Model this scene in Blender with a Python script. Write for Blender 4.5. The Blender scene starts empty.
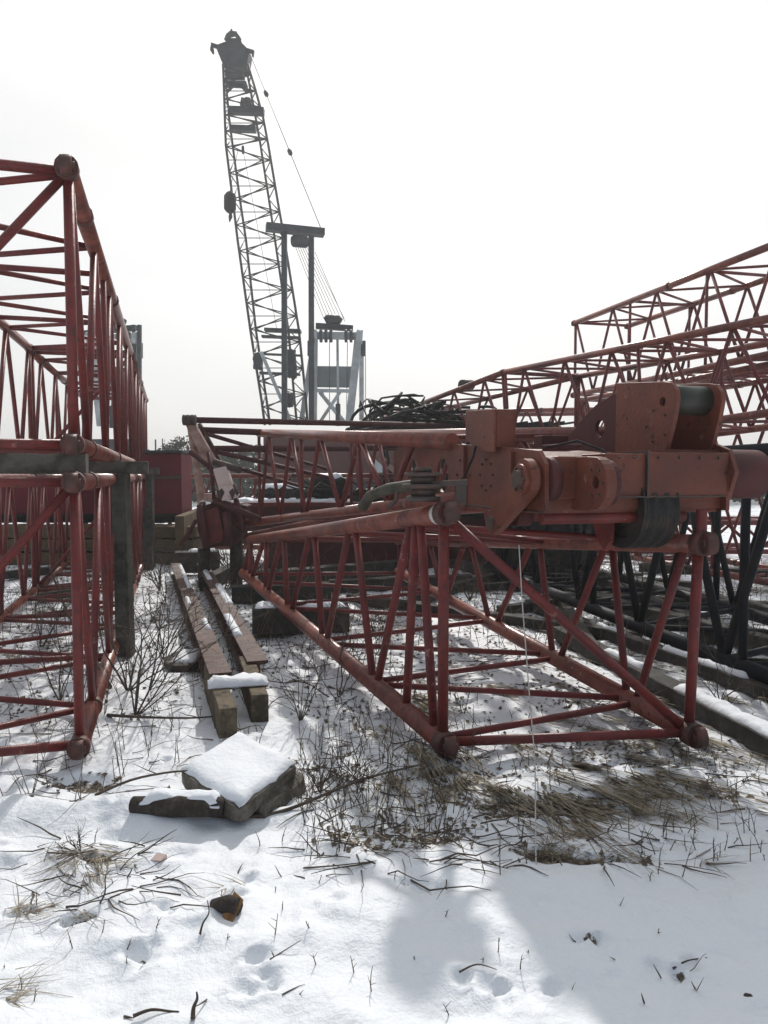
import bpy, bmesh, math, random
import numpy as np
from mathutils import Vector, Matrix, Euler
random.seed(7); np.random.seed(7)
R = math.radians
sc = bpy.context.scene
col = sc.collection
# ------------------------------------------------------------------ camera, sky, sun, exposure
F = 750.0; CH = 1.6; HOR = 475.0
PITCH = math.atan((512 - HOR) / F)
cam = bpy.data.objects.new('camera', bpy.data.cameras.new('camera')); col.objects.link(cam)
cam.data.sensor_fit = 'VERTICAL'; cam.data.sensor_height = 24.0; cam.data.lens = 24.0 * F / 1024
cam.location = (0, 0, CH); cam.rotation_euler = (math.pi / 2 - PITCH, 0, 0)
cam.data.clip_start = 0.05; cam.data.clip_end = 3000
sc.camera = cam
SUN_EL, SUN_AZ = R(39.5), R(3.5)            # azimuth measured from +Y towards +X
sun_dir = Vector((math.sin(SUN_AZ) * math.cos(SUN_EL), math.cos(SUN_AZ) * math.cos(SUN_EL), math.sin(SUN_EL)))
sun = bpy.data.objects.new('sun', bpy.data.lights.new('sun', 'SUN')); col.objects.link(sun)
sun.data.energy = 3.1; sun.data.angle = R(1.6); sun.data.color = (1.0, 0.96, 0.9)
sun.rotation_euler = (-sun_dir).to_track_quat('-Z', 'Y').to_euler()
w = bpy.data.worlds.new('World'); sc.world = w; w.use_nodes = True
nt = w.node_tree; N = nt.nodes; L = nt.links; N.clear()
out = N.new('ShaderNodeOutputWorld'); bg = N.new('ShaderNodeBackground'); bg.inputs[1].default_value = 0.1
sky = N.new('ShaderNodeTexSky'); sky.sky_type = 'NISHITA'; sky.sun_disc = False
sky.sun_elevation = SUN_EL; sky.sun_rotation = SUN_AZ; sky.dust_density = 2.0
tc = N.new('ShaderNodeTexCoord')
dot = N.new('ShaderNodeVectorMath'); dot.operation = 'DOT_PRODUCT'; dot.inputs[1].default_value = sun_dir
nrm = N.new('ShaderNodeVectorMath'); nrm.operation = 'NORMALIZE'
L.new(tc.outputs['Generated'], nrm.inputs[0]); L.new(nrm.outputs[0], dot.inputs[0])
ramp = N.new('ShaderNodeValToRGB')          # thin bright cloud, brightest around the sun
e = ramp.color_ramp.elements
e[0].position = 0.0; e[0].color = (0.17, 0.205, 0.27, 1)
e[1].position = 1.0; e[1].color = (1.0, 0.99, 0.97, 1)
for p_, c_ in ((0.45, (0.27, 0.315, 0.385, 1)), (0.72, (0.66, 0.69, 0.715, 1)), (0.86, (0.86, 0.865, 0.86, 1))):
    q = e.new(p_); q.color = c_
mr = N.new('ShaderNodeMapRange'); mr.inputs[1].default_value = -1; mr.inputs[2].default_value = 1
L.new(dot.outputs['Value'], mr.inputs[0]); L.new(mr.outputs[0], ramp.inputs[0])
ns = N.new('ShaderNodeTexNoise'); ns.inputs['Scale'].default_value = 1.6; ns.inputs['Detail'].default_value = 5
mp = N.new('ShaderNodeMapping'); mp.inputs['Scale'].default_value = (1, 1, 2.6)
L.new(nrm.outputs[0], mp.inputs[0]); L.new(mp.outputs[0], ns.inputs[0])
nr = N.new('ShaderNodeMapRange'); nr.inputs[1].default_value = .35; nr.inputs[2].default_value = .7
nr.inputs[3].default_value = 10.4; nr.inputs[4].default_value = 12.6
L.new(ns.outputs[0], nr.inputs[0])
mul = N.new('ShaderNodeVectorMath'); mul.operation = 'SCALE'
L.new(ramp.outputs[0], mul.inputs[0]); L.new(nr.outputs[0], mul.inputs['Scale'])
mix = N.new('ShaderNodeMix'); mix.data_type = 'RGBA'; mix.inputs[0].default_value = 0.88
L.new(sky.outputs[0], mix.inputs[6]); L.new(mul.outputs[0], mix.inputs[7])
L.new(mix.outputs[2], bg.inputs[0]); L.new(bg.outputs[0], out.inputs[0])
sc.view_settings.view_transform = 'Standard'; sc.view_settings.look = 'None'
sc.view_settings.exposure = -0.08; sc.view_settings.gamma = 1
sc.render.engine = 'CYCLES'; sc.cycles.max_bounces = 5; sc.cycles.diffuse_bounces = 3

# ------------------------------------------------------------------ helpers
def P(u, v, Y):
    c = (512 - v) / F; x = (u - 384) / F
    cp, sp = math.cos(PITCH), math.sin(PITCH)
    dy = cp + c * sp; dz = -sp + c * cp
    k = Y / dy
    return Vector((x * k, Y, CH + dz * k))
def G(u, v, z=0.0):
    c = (512 - v) / F; x = (u - 384) / F
    cp, sp = math.cos(PITCH), math.sin(PITCH)
    dy = cp + c * sp; dz = -sp + c * cp
    k = (z - CH) / dz
    return Vector((x * k, dy * k, z))

ORG = {}
def tag(o, label=None, cat=None, group=None, kind=None):
    if label: o['label'] = label
    if cat: o['category'] = cat
    if group: o['group'] = group
    if kind: o['kind'] = kind
    return o
def thing(name, label, cat, loc=(0, 0, 0), rz=0.0, group=None):
    o = bpy.data.objects.new(name, None); col.objects.link(o)
    o.location = loc; o.rotation_euler = (0, 0, rz); o.empty_display_size = .2
    ORG[o.name] = Vector(loc)
    return tag(o, label, cat, group)

class MB:
    def __init__(s): s.v = []; s.f = []; s.sm = []
    def add(s, vs, fs, smooth=True):
        b = len(s.v); s.v += [tuple(p) for p in vs]
        s.f += [tuple(i + b for i in f) for f in fs]; s.sm += [smooth] * len(fs); return s
    def path(s, pts, rad, n=8, cap=True):
        pts = [Vector(p) for p in pts]
        if not isinstance(rad, (list, tuple)): rad = [rad] * len(pts)
        vs = []; fs = []; up = None
        for i, p in enumerate(pts):
            d = (pts[min(i + 1, len(pts) - 1)] - pts[max(i - 1, 0)])
            if d.length < 1e-7: d = Vector((0, 0, 1))
            d.normalize()
            if up is None:
                up = Vector((0, 0, 1)) if abs(d.z) < .9 else Vector((1, 0, 0))
            a = d.cross(up)
            if a.length < 1e-4: a = d.cross(Vector((0.3, 1, 0.2)))
            a.normalize(); b = a.cross(d).normalized(); up = b
            for k in range(n):
                t = 2 * math.pi * k / n
                vs.append(p + (a * math.cos(t) + b * math.sin(t)) * rad[i])
        for i in range(len(pts) - 1):
            for k in range(n):
                fs.append((i * n + k, i * n + (k + 1) % n, (i + 1) * n + (k + 1) % n, (i + 1) * n + k))
        s.add(vs, fs, True)
        if cap:
            b = len(s.v) - len(vs)
            s.f.append(tuple(b + k for k in reversed(range(n)))); s.sm.append(False)
            m = b + (len(pts) - 1) * n
            s.f.append(tuple(m + k for k in range(n))); s.sm.append(False)
        return s
    def tube(s, a, b, r, n=10): return s.path([a, b], r, n)
    def box(s, c, x, y, z):                     # centre + three half-axis vectors
        c, x, y, z = Vector(c), Vector(x), Vector(y), Vector(z)
        vs = [c + x * i + y * j + z * k for k in (-1, 1) for j in (-1, 1) for i in (-1, 1)]
        return s.add(vs, [(0, 2, 3, 1), (4, 5, 7, 6), (0, 1, 5, 4), (2, 6, 7, 3), (0, 4, 6, 2), (1, 3, 7, 5)], False)
    def bbox(s, x0, x1, y0, y1, z0, z1):
        return s.box(((x0 + x1) / 2, (y0 + y1) / 2, (z0 + z1) / 2), ((x1 - x0) / 2, 0, 0), (0, (y1 - y0) / 2, 0), (0, 0, (z1 - z0) / 2))
    def beam(s, a, b, wd, h, up=(0, 0, 1)):     # rectangular bar a->b
        a, b = Vector(a), Vector(b); d = (b - a); ln = d.length; d.normalize()
        sd = d.cross(Vector(up))
        if sd.length < 1e-4: sd = d.cross(Vector((0, 1, 0)))
        sd.normalize(); u = sd.cross(d)
        return s.box((a + b) / 2, sd * wd / 2, d * ln / 2, u * h / 2)
    def prism(s, pts, ext, holes=()):           # planar polygon extruded by a vector
        ext = Vector(ext); bm = bmesh.new(); es = []
        loops = []
        for lp in [pts] + list(holes):
            vv = [bm.verts.new(Vector(p)) for p in lp]; loops.append(len(lp))
            for i in range(len(vv)): es.append(bm.edges.new((vv[i], vv[(i + 1) % len(vv)])))
        bm.verts.index_update()
        bmesh.ops.triangle_fill(bm, use_beauty=True, edges=es)
        bm.verts.ensure_lookup_table()
        base = [v.co.copy() for v in bm.verts]; n = len(base)
        fs = [tuple(v.index for v in f.verts) for f in bm.faces]; bm.free()
        allf = [f for f in fs] + [tuple(i + n for i in reversed(f)) for f in fs]
        o = 0
        for ln in loops:
            for i in range(ln):
                a, b = o + i, o + (i + 1) % ln
                allf.append((b, a, a + n, b + n))
            o += ln
        return s.add(base + [p + ext for p in base], allf, False)
    def build(s, name, mat, parent=None, bevel=0, fix=True):
        me = bpy.data.meshes.new(name)
        root = parent
        while root is not None and root.parent is not None: root = root.parent
        org = ORG.get(root.name, Vector((0, 0, 0))) if root is not None else Vector((0, 0, 0))
        loc_mode = root is not None and root.get('_local', False)
        vs = s.v if loc_mode else [(p[0] - org.x, p[1] - org.y, p[2] - org.z) for p in s.v]
        if parent is None and vs:
            a = np.array(vs); org = Vector((float(a[:, 0].mean()), float(a[:, 1].mean()), float(a[:, 2].min())))
            vs = (a - np.array(org)).tolist()
        me.from_pydata(vs, [], s.f); me.polygons.foreach_set('use_smooth', s.sm)
        me.materials.append(mat)
        if fix:
            bm = bmesh.new(); bm.from_mesh(me); bmesh.ops.recalc_face_normals(bm, faces=bm.faces); bm.to_mesh(me); bm.free()
        o = bpy.data.objects.new(name, me); col.objects.link(o)
        if parent is not None: o.parent = parent
        else: o.location = org; ORG[o.name] = org
        if bevel:
            m = o.modifiers.new('bevel', 'BEVEL'); m.width = bevel; m.segments = 2; m.limit_method = 'ANGLE'; m.angle_limit = R(40)
        return o

def copy_tree(o, parent=None, top=True):
    c = o.copy(); col.objects.link(c)
    if parent is not None: c.parent = parent
    for ch in list(o.children): copy_tree(ch, c, False)
    return c

# ---- numpy gradient noise
_perm = np.random.RandomState(3).permutation(512); _perm = np.concatenate([_perm, _perm, _perm])
_ang = np.random.RandomState(5).rand(2048) * 2 * np.pi
def pn(x, y):
    x = np.asarray(x, float); y = np.asarray(y, float)
    xi = np.floor(x).astype(int); yi = np.floor(y).astype(int); fx = x - xi; fy = y - yi
    def g(ix, iy, dx, dy):
        h = _perm[(_perm[ix & 511] + iy) & 511]; a = _ang[h]
        return np.cos(a) * dx + np.sin(a) * dy
    sx = fx ** 3 * (fx * (fx * 6 - 15) + 10); sy = fy ** 3 * (fy * (fy * 6 - 15) + 10)
    a = g(xi, yi, fx, fy); b = g(xi + 1, yi, fx - 1, fy); c = g(xi, yi + 1, fx, fy - 1); d = g(xi + 1, yi + 1, fx - 1, fy - 1)
    return (a + (b - a) * sx) + ((c + (d - c) * sx) - (a + (b - a) * sx)) * sy
def fbm(x, y, o=4, s=1.0):
    r = 0; a = 1
    for i in range(o): r = r + a * pn(x * s + 17.3 * i, y * s - 9.1 * i); a *= .5; s *= 2.03
    return r

# ------------------------------------------------------------------ materials
def mat(name, base, rough=.6, spec=.5, noise=None, scale=6.0, lo=.45, hi=.62, bump=.0, bscale=40.0, metal=0.0, noise2=None, scale2=20, lo2=.55, hi2=.65, noise3=None, scale3=7, lo3=.62, hi3=.66):
    m = bpy.data.materials.new(name); m.use_nodes = True; nt = m.node_tree; n = nt.nodes; l = nt.links
    b = n['Principled BSDF']; b.inputs['Roughness'].default_value = rough; b.inputs['Metallic'].default_value = metal
    b.inputs['Specular IOR Level'].default_value = spec
    tc = n.new('ShaderNodeTexCoord'); src = tc.outputs['Object']
    def layer(prev, colr, sc_, a, z, det=6, streak=False):
        t = n.new('ShaderNodeTexNoise'); t.inputs['Scale'].default_value = sc_; t.inputs['Detail'].default_value = det; t.inputs['Roughness'].default_value = .65
        l.new(src, t.inputs[0])
        mrn = n.new('ShaderNodeMapRange'); mrn.inputs[1].default_value = a; mrn.inputs[2].default_value = z; l.new(t.outputs[0], mrn.inputs[0])
        mx = n.new('ShaderNodeMix'); mx.data_type = 'RGBA'; l.new(mrn.outputs[0], mx.inputs[0])
        if isinstance(prev, tuple): mx.inputs[6].default_value = prev + (1,)
        else: l.new(prev, mx.inputs[6])
        mx.inputs[7].default_value = colr + (1,); return mx.outputs[2]
    c = base
    if noise: c = layer(c, noise, scale, lo, hi)
    if noise2: c = layer(c, noise2, scale2, lo2, hi2, 8)
    if noise3: c = layer(c, noise3, scale3, lo3, hi3, 9)
    if isinstance(c, tuple): b.inputs['Base Color'].default_value = c + (1,)
    else: l.new(c, b.inputs['Base Color'])
    if bump:
        t = n.new('ShaderNodeTexNoise'); t.inputs['Scale'].default_value = bscale; t.inputs['Detail'].default_value = 5; l.new(src, t.inputs[0])
        bp = n.new('ShaderNodeBump'); bp.inputs['Strength'].default_value = bump; bp.inputs['Distance'].default_value = .01
        l.new(t.outputs[0], bp.inputs['Height']); l.new(bp.outputs[0], b.inputs['Normal'])
    return m
M = {}
M['chord'] = mat('faded_red_paint', (.30, .088, .058), .30, .5, (.145, .046, .038), 3.5, .4, .62, .3, 60, noise2=(.085, .042, .028), scale2=24, lo2=.57, hi2=.64, noise3=(.36, .20, .165), scale3=8, lo3=.62, hi3=.68)
M['brace'] = mat('red_paint', (.205, .034, .030), .45, .35, (.13, .028, .028), 5, .4, .62, .25, 60, noise2=(.075, .036, .026), scale2=30, lo2=.58, hi2=.64, noise3=(.29, .13, .115), scale3=9, lo3=.63, hi3=.68)
M['head'] = mat('orange_red_paint', (.20, .060, .037), .46, .3, (.125, .042, .030), 2.2, .4, .65, .3, 45, noise2=(.05, .028, .020), scale2=16, lo2=.61, hi2=.66, noise3=(.27, .12, .085), scale3=7, lo3=.64, hi3=.68)
M['lug'] = mat('worn_red_lug', (.13, .045, .038), .55, .4, (.07, .04, .032), 14, .42, .6, .4, 60)
M['dullred'] = mat('dull_red_paint', (.10, .026, .026), .6, .3, (.07, .025, .024), 4, .4, .65, .2, 40)
M['boxred'] = mat('container_red', (.18, .018, .028), .6, .3, (.13, .018, .025), 2, .4, .7)
M['pink'] = mat('pale_weathered_paint', (.52, .36, .30), .5, .4, (.33, .20, .16), 6, .4, .6, .3, 40, noise2=(.16, .09, .07), scale2=14, lo2=.58, hi2=.7)
M['palest'] = mat('bleached_paint', (.72, .60, .54), .5, .4, (.5, .38, .33), 8, .5, .66, .3, 40)
M['navy'] = mat('blue_black_paint', (.008, .010, .015), .65, .25, (.016, .016, .018), 6, .45, .65, .2, 50)
M['crdark'] = mat('dark_grey_paint', (.055, .065, .072), .5, .4, (.035, .04, .045), 3, .4, .6)
M['crboom'] = mat('crane_lattice_grey', (.075, .078, .08), .6, .3)
M['crgrey'] = mat('light_grey_paint', (.50, .54, .55), .5, .4, (.36, .38, .38), 1.5, .4, .6)
M['black'] = mat('black_rubber', (.016, .017, .018), .6, .3, (.03, .03, .03), 20)
M['steel'] = mat('rusty_dark_steel', (.07, .05, .042), .55, .5, (.12, .06, .04), 12, .5, .65, .4, 60)
M['rust'] = mat('rusty_flange', (.10, .05, .04), .65, .3, (.17, .125, .10), 7, .5, .66, .6, 60, noise2=(.03, .022, .018), scale2=13, lo2=.53, hi2=.60)
M['sheave'] = mat('greasy_sheave', (.022, .021, .020), .55, .35, (.05, .035, .028), 9, .48, .64, .3, 50)
M['green'] = mat('green_black_roller', (.035, .045, .035), .5, .4, (.05, .045, .04), 10)
M['olive'] = mat('olive_hose', (.085, .075, .055), .6, .3, (.05, .045, .035), 16)
M['wood'] = mat('weathered_timber', (.145, .135, .115), .85, .2, (.07, .065, .055), 7, .42, .6, .7, 45)
M['woodtan'] = mat('cut_timber_end', (.17, .135, .09), .85, .2, (.07, .06, .042), 12, .42, .6, .6, 45)  # tan brown timber of the square blocks
M['mat'] = mat('tan_timber', (.15, .105, .06), .85, .2, (.11, .085, .055), 5, .4, .6, .6, 30)
M['darkwood'] = mat('wet_dark_timber', (.045, .042, .038), .8, .25, (.08, .075, .065), 8, .45, .65, .6, 40)
M['darkwood2'] = mat('grey_green_timber', (.085, .085, .072), .85, .2, (.045, .045, .04), 7, .42, .6, .8, 45)
M['conc'] = mat('old_concrete', (.17, .155, .13), .9, .2, (.09, .08, .065), 14, .42, .6, .9, 50)
M['snow'] = mat('snow', (.80, .83, .87), .65, .25, bump=.6, bscale=34)
M['white'] = mat('white_band', (.7, .7, .68), .6)
M['rope'] = mat('pale_rope', (.55, .53, .48), .8)
M['cable'] = mat('wire_rope', (.09, .09, .09), .5)
M['bark'] = mat('grey_brown_twig', (.085, .065, .052), .85, .2, (.13, .105, .085), 18)
M['bark2'] = mat('dark_bark', (.05, .042, .036), .9, .2, (.085, .07, .06), 25, bump=.8, bscale=60)
M['heart'] = mat('split_wood', (.30, .17, .08), .8, .2, (.18, .09, .04), 20)
M['straw'] = mat('dead_straw', (.34, .29, .21), .8, .2, (.12, .095, .068), 9, .42, .6)
M['weed'] = mat('dead_weed', (.11, .085, .062), .85, .2, (.20, .16, .11), 5, .5, .65)
M['ever'] = mat('dark_evergreen', (.045, .06, .045), .9, .1, (.07, .075, .055), .8)
M['haycrown'] = mat('bare_twig_crown', (.12, .10, .085), .9, .1)
M['shedroof'] = M['snow']
M['panelgrey'] = mat('grey_panel', (.20, .225, .23), .6, .4, (.15, .165, .17), 1.2, .4, .6)
M['shed'] = mat('grey_blue_siding', (.20, .23, .26), .8)
M['paper'] = mat('faded_carton', (.55, .42, .38), .7)
M['stone'] = mat('dark_stone', (.06, .055, .05), .9, .2, (.10, .09, .08), 20, bump=.8, bscale=40)

# snow ground: white snow, litter where it melted through
gm = bpy.data.materials.new('snow_ground'); gm.use_nodes = True
nt = gm.node_tree; n = nt.nodes; l = nt.links; b = n['Principled BSDF']
tc = n.new('ShaderNodeTexCoord'); at = n.new('ShaderNodeAttribute'); at.attribute_name = 'melt'
t1 = n.new('ShaderNodeTexNoise'); t1.inputs['Scale'].default_value = 11; t1.inputs['Detail'].default_value = 9; t1.inputs['Roughness'].default_value = .7
l.new(tc.outputs['Object'], t1.inputs[0])
ad = n.new('ShaderNodeMath'); ad.operation = 'ADD'; l.new(at.outputs['Fac'], ad.inputs[0]); l.new(t1.outputs[0], ad.inputs[1])
mm = n.new('ShaderNodeMapRange'); mm.inputs[1].default_value = .995; mm.inputs[2].default_value = 1.06; l.new(ad.outputs[0], mm.inputs[0])
t2 = n.new('ShaderNodeTexNoise'); t2.inputs['Scale'].default_value = 34; t2.inputs['Detail'].default_value = 8; l.new(tc.outputs['Object'], t2.inputs[0])
cr = n.new('ShaderNodeValToRGB'); l.new(t2.outputs[0], cr.inputs[0])
cr.color_ramp.elements[0].position = .35; cr.color_ramp.elements[0].color = (.03, .024, .018, 1)
cr.color_ramp.elements[1].position = .7; cr.color_ramp.elements[1].color = (.20, .16, .115, 1)
mx = n.new('ShaderNodeMix'); mx.data_type = 'RGBA'; mx.inputs[6].default_value = (.80, .83, .87, 1)
l.new(mm.outputs[0], mx.inputs[0]); l.new(cr.outputs[0], mx.inputs[7]); l.new(mx.outputs[2], b.inputs['Base Color'])
b.inputs['Roughness'].default_value = .5; b.inputs['Specular IOR Level'].default_value = .35
bp = n.new('ShaderNodeBump'); bp.inputs['Strength'].default_value = .75; bp.inputs['Distance'].default_value = .02
t3 = n.new('ShaderNodeTexNoise'); t3.inputs['Scale'].default_value = 16; t3.inputs['Detail'].default_value = 12; t3.inputs['Roughness'].default_value = .62; l.new(tc.outputs['Object'], t3.inputs[0])
l.new(t3.outputs[0], bp.inputs['Height']); l.new(bp.outputs[0], b.inputs['Normal'])
M['ground'] = gm

# ------------------------------------------------------------------ ground
DENTS = []
def dent(u, v, r=.06, d=.03, el=1.0): p = G(u, v); DENTS.append((p.x, p.y, r, d, el))
for k, (u, v) in enumerate([(488, 985), (335, 903), (440, 893), (168, 902), (150, 940), (270, 978), (245, 988), (262, 962), (205, 906), (232, 893), (135, 945), (146, 952)]):
    dent(u if u < 400 else u, v, .035, .018)
for u, v in [(160, 900), (166, 908), (232, 889), (240, 893), (215, 904), (252, 963), (258, 976), (272, 985), (258, 989), (130, 941), (140, 947), (248, 874), (578, 940), (600, 944), (655, 962), (680, 968), (690, 955), (552, 983), (505, 1000), (500, 990), (462, 978)]:
    dent(u, v, .03, .022)
for k in range(170):
    x = random.uniform(-2.6, 2.6); y = random.uniform(1.9, 7.5)
    DENTS.append((x, y, random.uniform(.02, .07), random.uniform(.006, .02), 1))
# melted places (u,v centre, half width m, half depth m, amount)
MELT = [(95, 850, .07, .05, .5), (30, 898, .05, .03, .55), (78, 908, .08, .03, .6), (12, 905, .06, .03, .5),
        (440, 770, .40, .22, .55), (520, 800, .5, .22, .50), (400, 830, .45, .28, .46), (545, 852, .14, .07, .62), (590, 800, .35, .15, .47),
        (620, 745, .9, .4, .46), (700, 790, .5, .12, .42), (340, 770, .5, .3, .42), (240, 800, .35, .12, .5), (80, 775, .25, .15, .6),
        (585, 860, .28, .07, .52), (550, 985, .03, .02, .6), (590, 940, .06, .03, .55), (680, 962, .10, .03, .55), (505, 985, .05, .03, .5),
        (400, 700, .9, .8, .42), (560, 690, .9, .6, .45), (300, 640, 1.2, 1.2, .42), (100, 660, .7, .8, .42), (20, 700, .8, .8, .38), (460, 640, 1.4, 1.6, .44),
        (250, 560, 3.5, 3.0, .47), (600, 600, 3.0, 3.0, .42), (150, 700, .3, .6, .38), (400, 560, 4, 4, .47), (420, 888, .15, .06, .42), (690, 585, 3, 3, .34)]
MELT = [(G(u, v).x, G(u, v).y, a, b_, c) for u, v, a, b_, c in MELT]
def melt_np(x, y):
    m = np.zeros_like(x) + .445 * np.clip((y - 3.9) / 3, 0, 1) + .16 * pn(x * .8, y * .8) + .10 * pn(x * 2.9, y * 2.9) * np.clip((y - 3.6) / 1, 0, 1)
    for cx, cy, a, b_, c in MELT:
        d = np.sqrt(((x - cx) / a) ** 2 + ((y - cy) / b_) ** 2)
        m = np.maximum(m, c * np.clip(1.45 - d + .5 * pn(x * 3.1 + 5, y * 3.1), 0, 1))
    return m
def height_np(x, y):
    x = np.asarray(x, float); y = np.asarray(y, float)
    h = .055 * fbm(x, y, 4, 1.15) + .030 * pn(x * 4.1, y * 4.1) + .013 * pn(x * 9, y * 9) + .010 * np.abs(pn(x * 5.3 + 4, y * 5.3))
    h = h + .05 * np.exp(-((y - (2.75 + .15 * np.sin(x * 2.1))) / .35) ** 2) * np.clip((x + .6) / .6, 0, 1)
    h = h + .075 * np.exp(-((y - (3.50 + .10 * (x + 1.5) + .03 * np.sin(x * 3))) / .14) ** 2) * np.clip((-.75 - x) / .25, 0, 1)
    h = h * np.clip((y - .3) / 1, 0, 1)
    far = np.clip((y - 25) / 60, 0, 1); h = h * (1 - far) - far * .2
    m = melt_np(x, y)
    h = h - .035 * np.clip((m - .34) / .2, 0, 1) + .02 * np.clip((m - .45) / .15, 0, 1) * fbm(x + 3, y, 3, 12)
    for cx, cy, r, d, el in DENTS:
        q = ((x - cx) ** 2 + (y - cy) ** 2) / (r * r); mk = q < 9
        if np.any(mk): h = h - np.where(mk, d * np.exp(-q * q) - .3 * d * np.exp(-(np.sqrt(q) - 1.5) ** 2 * 3), 0)
    return h - .02
def H(x, y): return float(height_np(np.array([x]), np.array([y]))[0])
def HG(u, v):
    p = G(u, v); p = G(u, v, H(p.x, p.y)); return p
def axis(a, b, d, lo, hi, g):
    c = list(np.arange(a, b, d)); s = d; x = b
    while x < hi: c.append(x); s *= g; x += s
    c.append(hi); s = d; x = a - d; pre = []
    while x > lo: pre.append(x); s *= g; x -= s
    pre.append(lo); return np.array(pre[::-1] + c)
xs = axis(-2.6, 3.0, .017, -900, 900, 1.06)
ys = axis(1.7, 5.2, .014, -300, 1500, 1.022)
X, Y = np.meshgrid(xs, ys); Z = height_np(X.ravel(), Y.ravel()).reshape(X.shape)
me = bpy.data.meshes.new('snow_ground'); nx, ny = len(xs), len(ys)
co = np.stack([X, Y, Z], -1).reshape(-1, 3)
idx = np.arange(nx * ny).reshape(ny, nx)
qf = np.stack([idx[:-1, :-1], idx[:-1, 1:], idx[1:, 1:], idx[1:, :-1]], -1).reshape(-1, 4)
me.vertices.add(len(co)); me.vertices.foreach_set('co', co.ravel())
me.loops.add(qf.size); me.loops.foreach_set('vertex_index', qf.ravel())
me.polygons.add(len(qf)); me.polygons.foreach_set('loop_start', np.arange(0, qf.size, 4)); me.polygons.foreach_set('loop_total', np.full(len(qf), 4))
me.polygons.foreach_set('use_smooth', np.ones(len(qf), bool)); me.update()
at_ = me.attributes.new('melt', 'FLOAT', 'POINT'); at_.data.foreach_set('value', melt_np(X.ravel(), Y.ravel()))
me.materials.append(M['ground'])
go = bpy.data.objects.new('snowy_ground', me); col.objects.link(go); go['kind'] = 'structure'

# ------------------------------------------------------------------ snow caps and small shapes
def snow_slab(poly_c, ax, ay, lx, ly, h, seed=0, thick=.02):
    """soft snow cover: rectangle centre, unit axes, half sizes"""
    c = Vector(poly_c); ax = Vector(ax).normalized(); ay = Vector(ay).normalized()
    n1 = max(6, int(lx / .02)); n2 = max(6, int(ly / .02)); n1 = min(n1, 60); n2 = min(n2, 60)
    mb = MB(); vs = []; fs = []
    for j in range(n2 + 1):
        for i in range(n1 + 1):
            a = -1 + 2 * i / n1; b_ = -1 + 2 * j / n2
            ed = min(1, (1 - max(abs(a) ** 1, 0)) * lx / .035, (1 - abs(b_)) * ly / .035)
            ed = max(0, ed); ed = math.sqrt(1 - (1 - ed) ** 2)
            nz = float(fbm(np.array([a * lx * 6 + seed * 3.3]), np.array([b_ * ly * 6 + seed]), 3)[0])
            wob = 1 + .10 * float(pn(np.array([seed + 3 * a + 7]), np.array([3 * b_ + seed]))[0])
            q = c + ax * (a * lx * wob) + ay * (b_ * ly * wob); q.z += thick * 0 + h * ed * (1 + .9 * nz)
            vs.append(q)
    for j in range(n2):
        for i in range(n1):
            k = j * (n1 + 1) + i; fs.append((k, k + 1, k + n1 + 2, k + n1 + 1))
    m = len(vs); rim = [i for i in range(n1 + 1)] + [(j) * (n1 + 1) + n1 for j in range(1, n2 + 1)] + [n2 * (n1 + 1) + i for i in range(n1 - 1, -1, -1)] + [j * (n1 + 1) for j in range(n2 - 1, 0, -1)]
    for r in rim: q = Vector(vs[r]); q.z -= .008; vs.append(q)
    for k in range(len(rim)):
        fs.append((rim[k], m + k, m + (k + 1) % len(rim), rim[(k + 1) % len(rim)]))
    fs.append(tuple(m + k for k in range(len(rim))))
    mb.add(vs, fs, True); return mb
def rough_block(c, ax, ay, hx, hy, hz, seed=0, jit=.012, seg=6):
    """worn block: subdivided box with chipped corners"""
    bm = bmesh.new(); bmesh.ops.create_cube(bm, size=2)
    bmesh.ops.subdivide_edges(bm, edges=bm.edges, cuts=seg, use_grid_fill=True)
    c = Vector(c); ax = Vector(ax).normalized(); ay = Vector(ay).normalized(); az = ax.cross(ay).normalized()
    if az.z < 0: az = -az
    mb = MB(); vs = []
    for v in bm.verts:
        p = v.co; k = sum(1 for t in p if abs(t) > .99)
        rd = .012 if k == 2 else (.02 if k == 3 else 0)
        q = Vector((p.x * (hx - rd), p.y * (hy - rd), p.z * (hz - rd)))
        nn = Vector((float(pn(np.array([q.x * 9 + seed]), np.array([q.y * 9 + q.z * 14]))[0]), float(pn(np.array([q.y * 9 - seed]), np.array([q.z * 9 + 3]))[0]), float(pn(np.array([q.x * 7 + 9]), np.array([q.y * 7 + seed]))[0])))
        q += nn * jit * 2
        vs.append(c + ax * q.x + ay * q.y + az * q.z)
    mb.add(vs, [tuple(v.index for v in f.verts) for f in bm.faces], False); bm.free(); return mb

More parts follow.
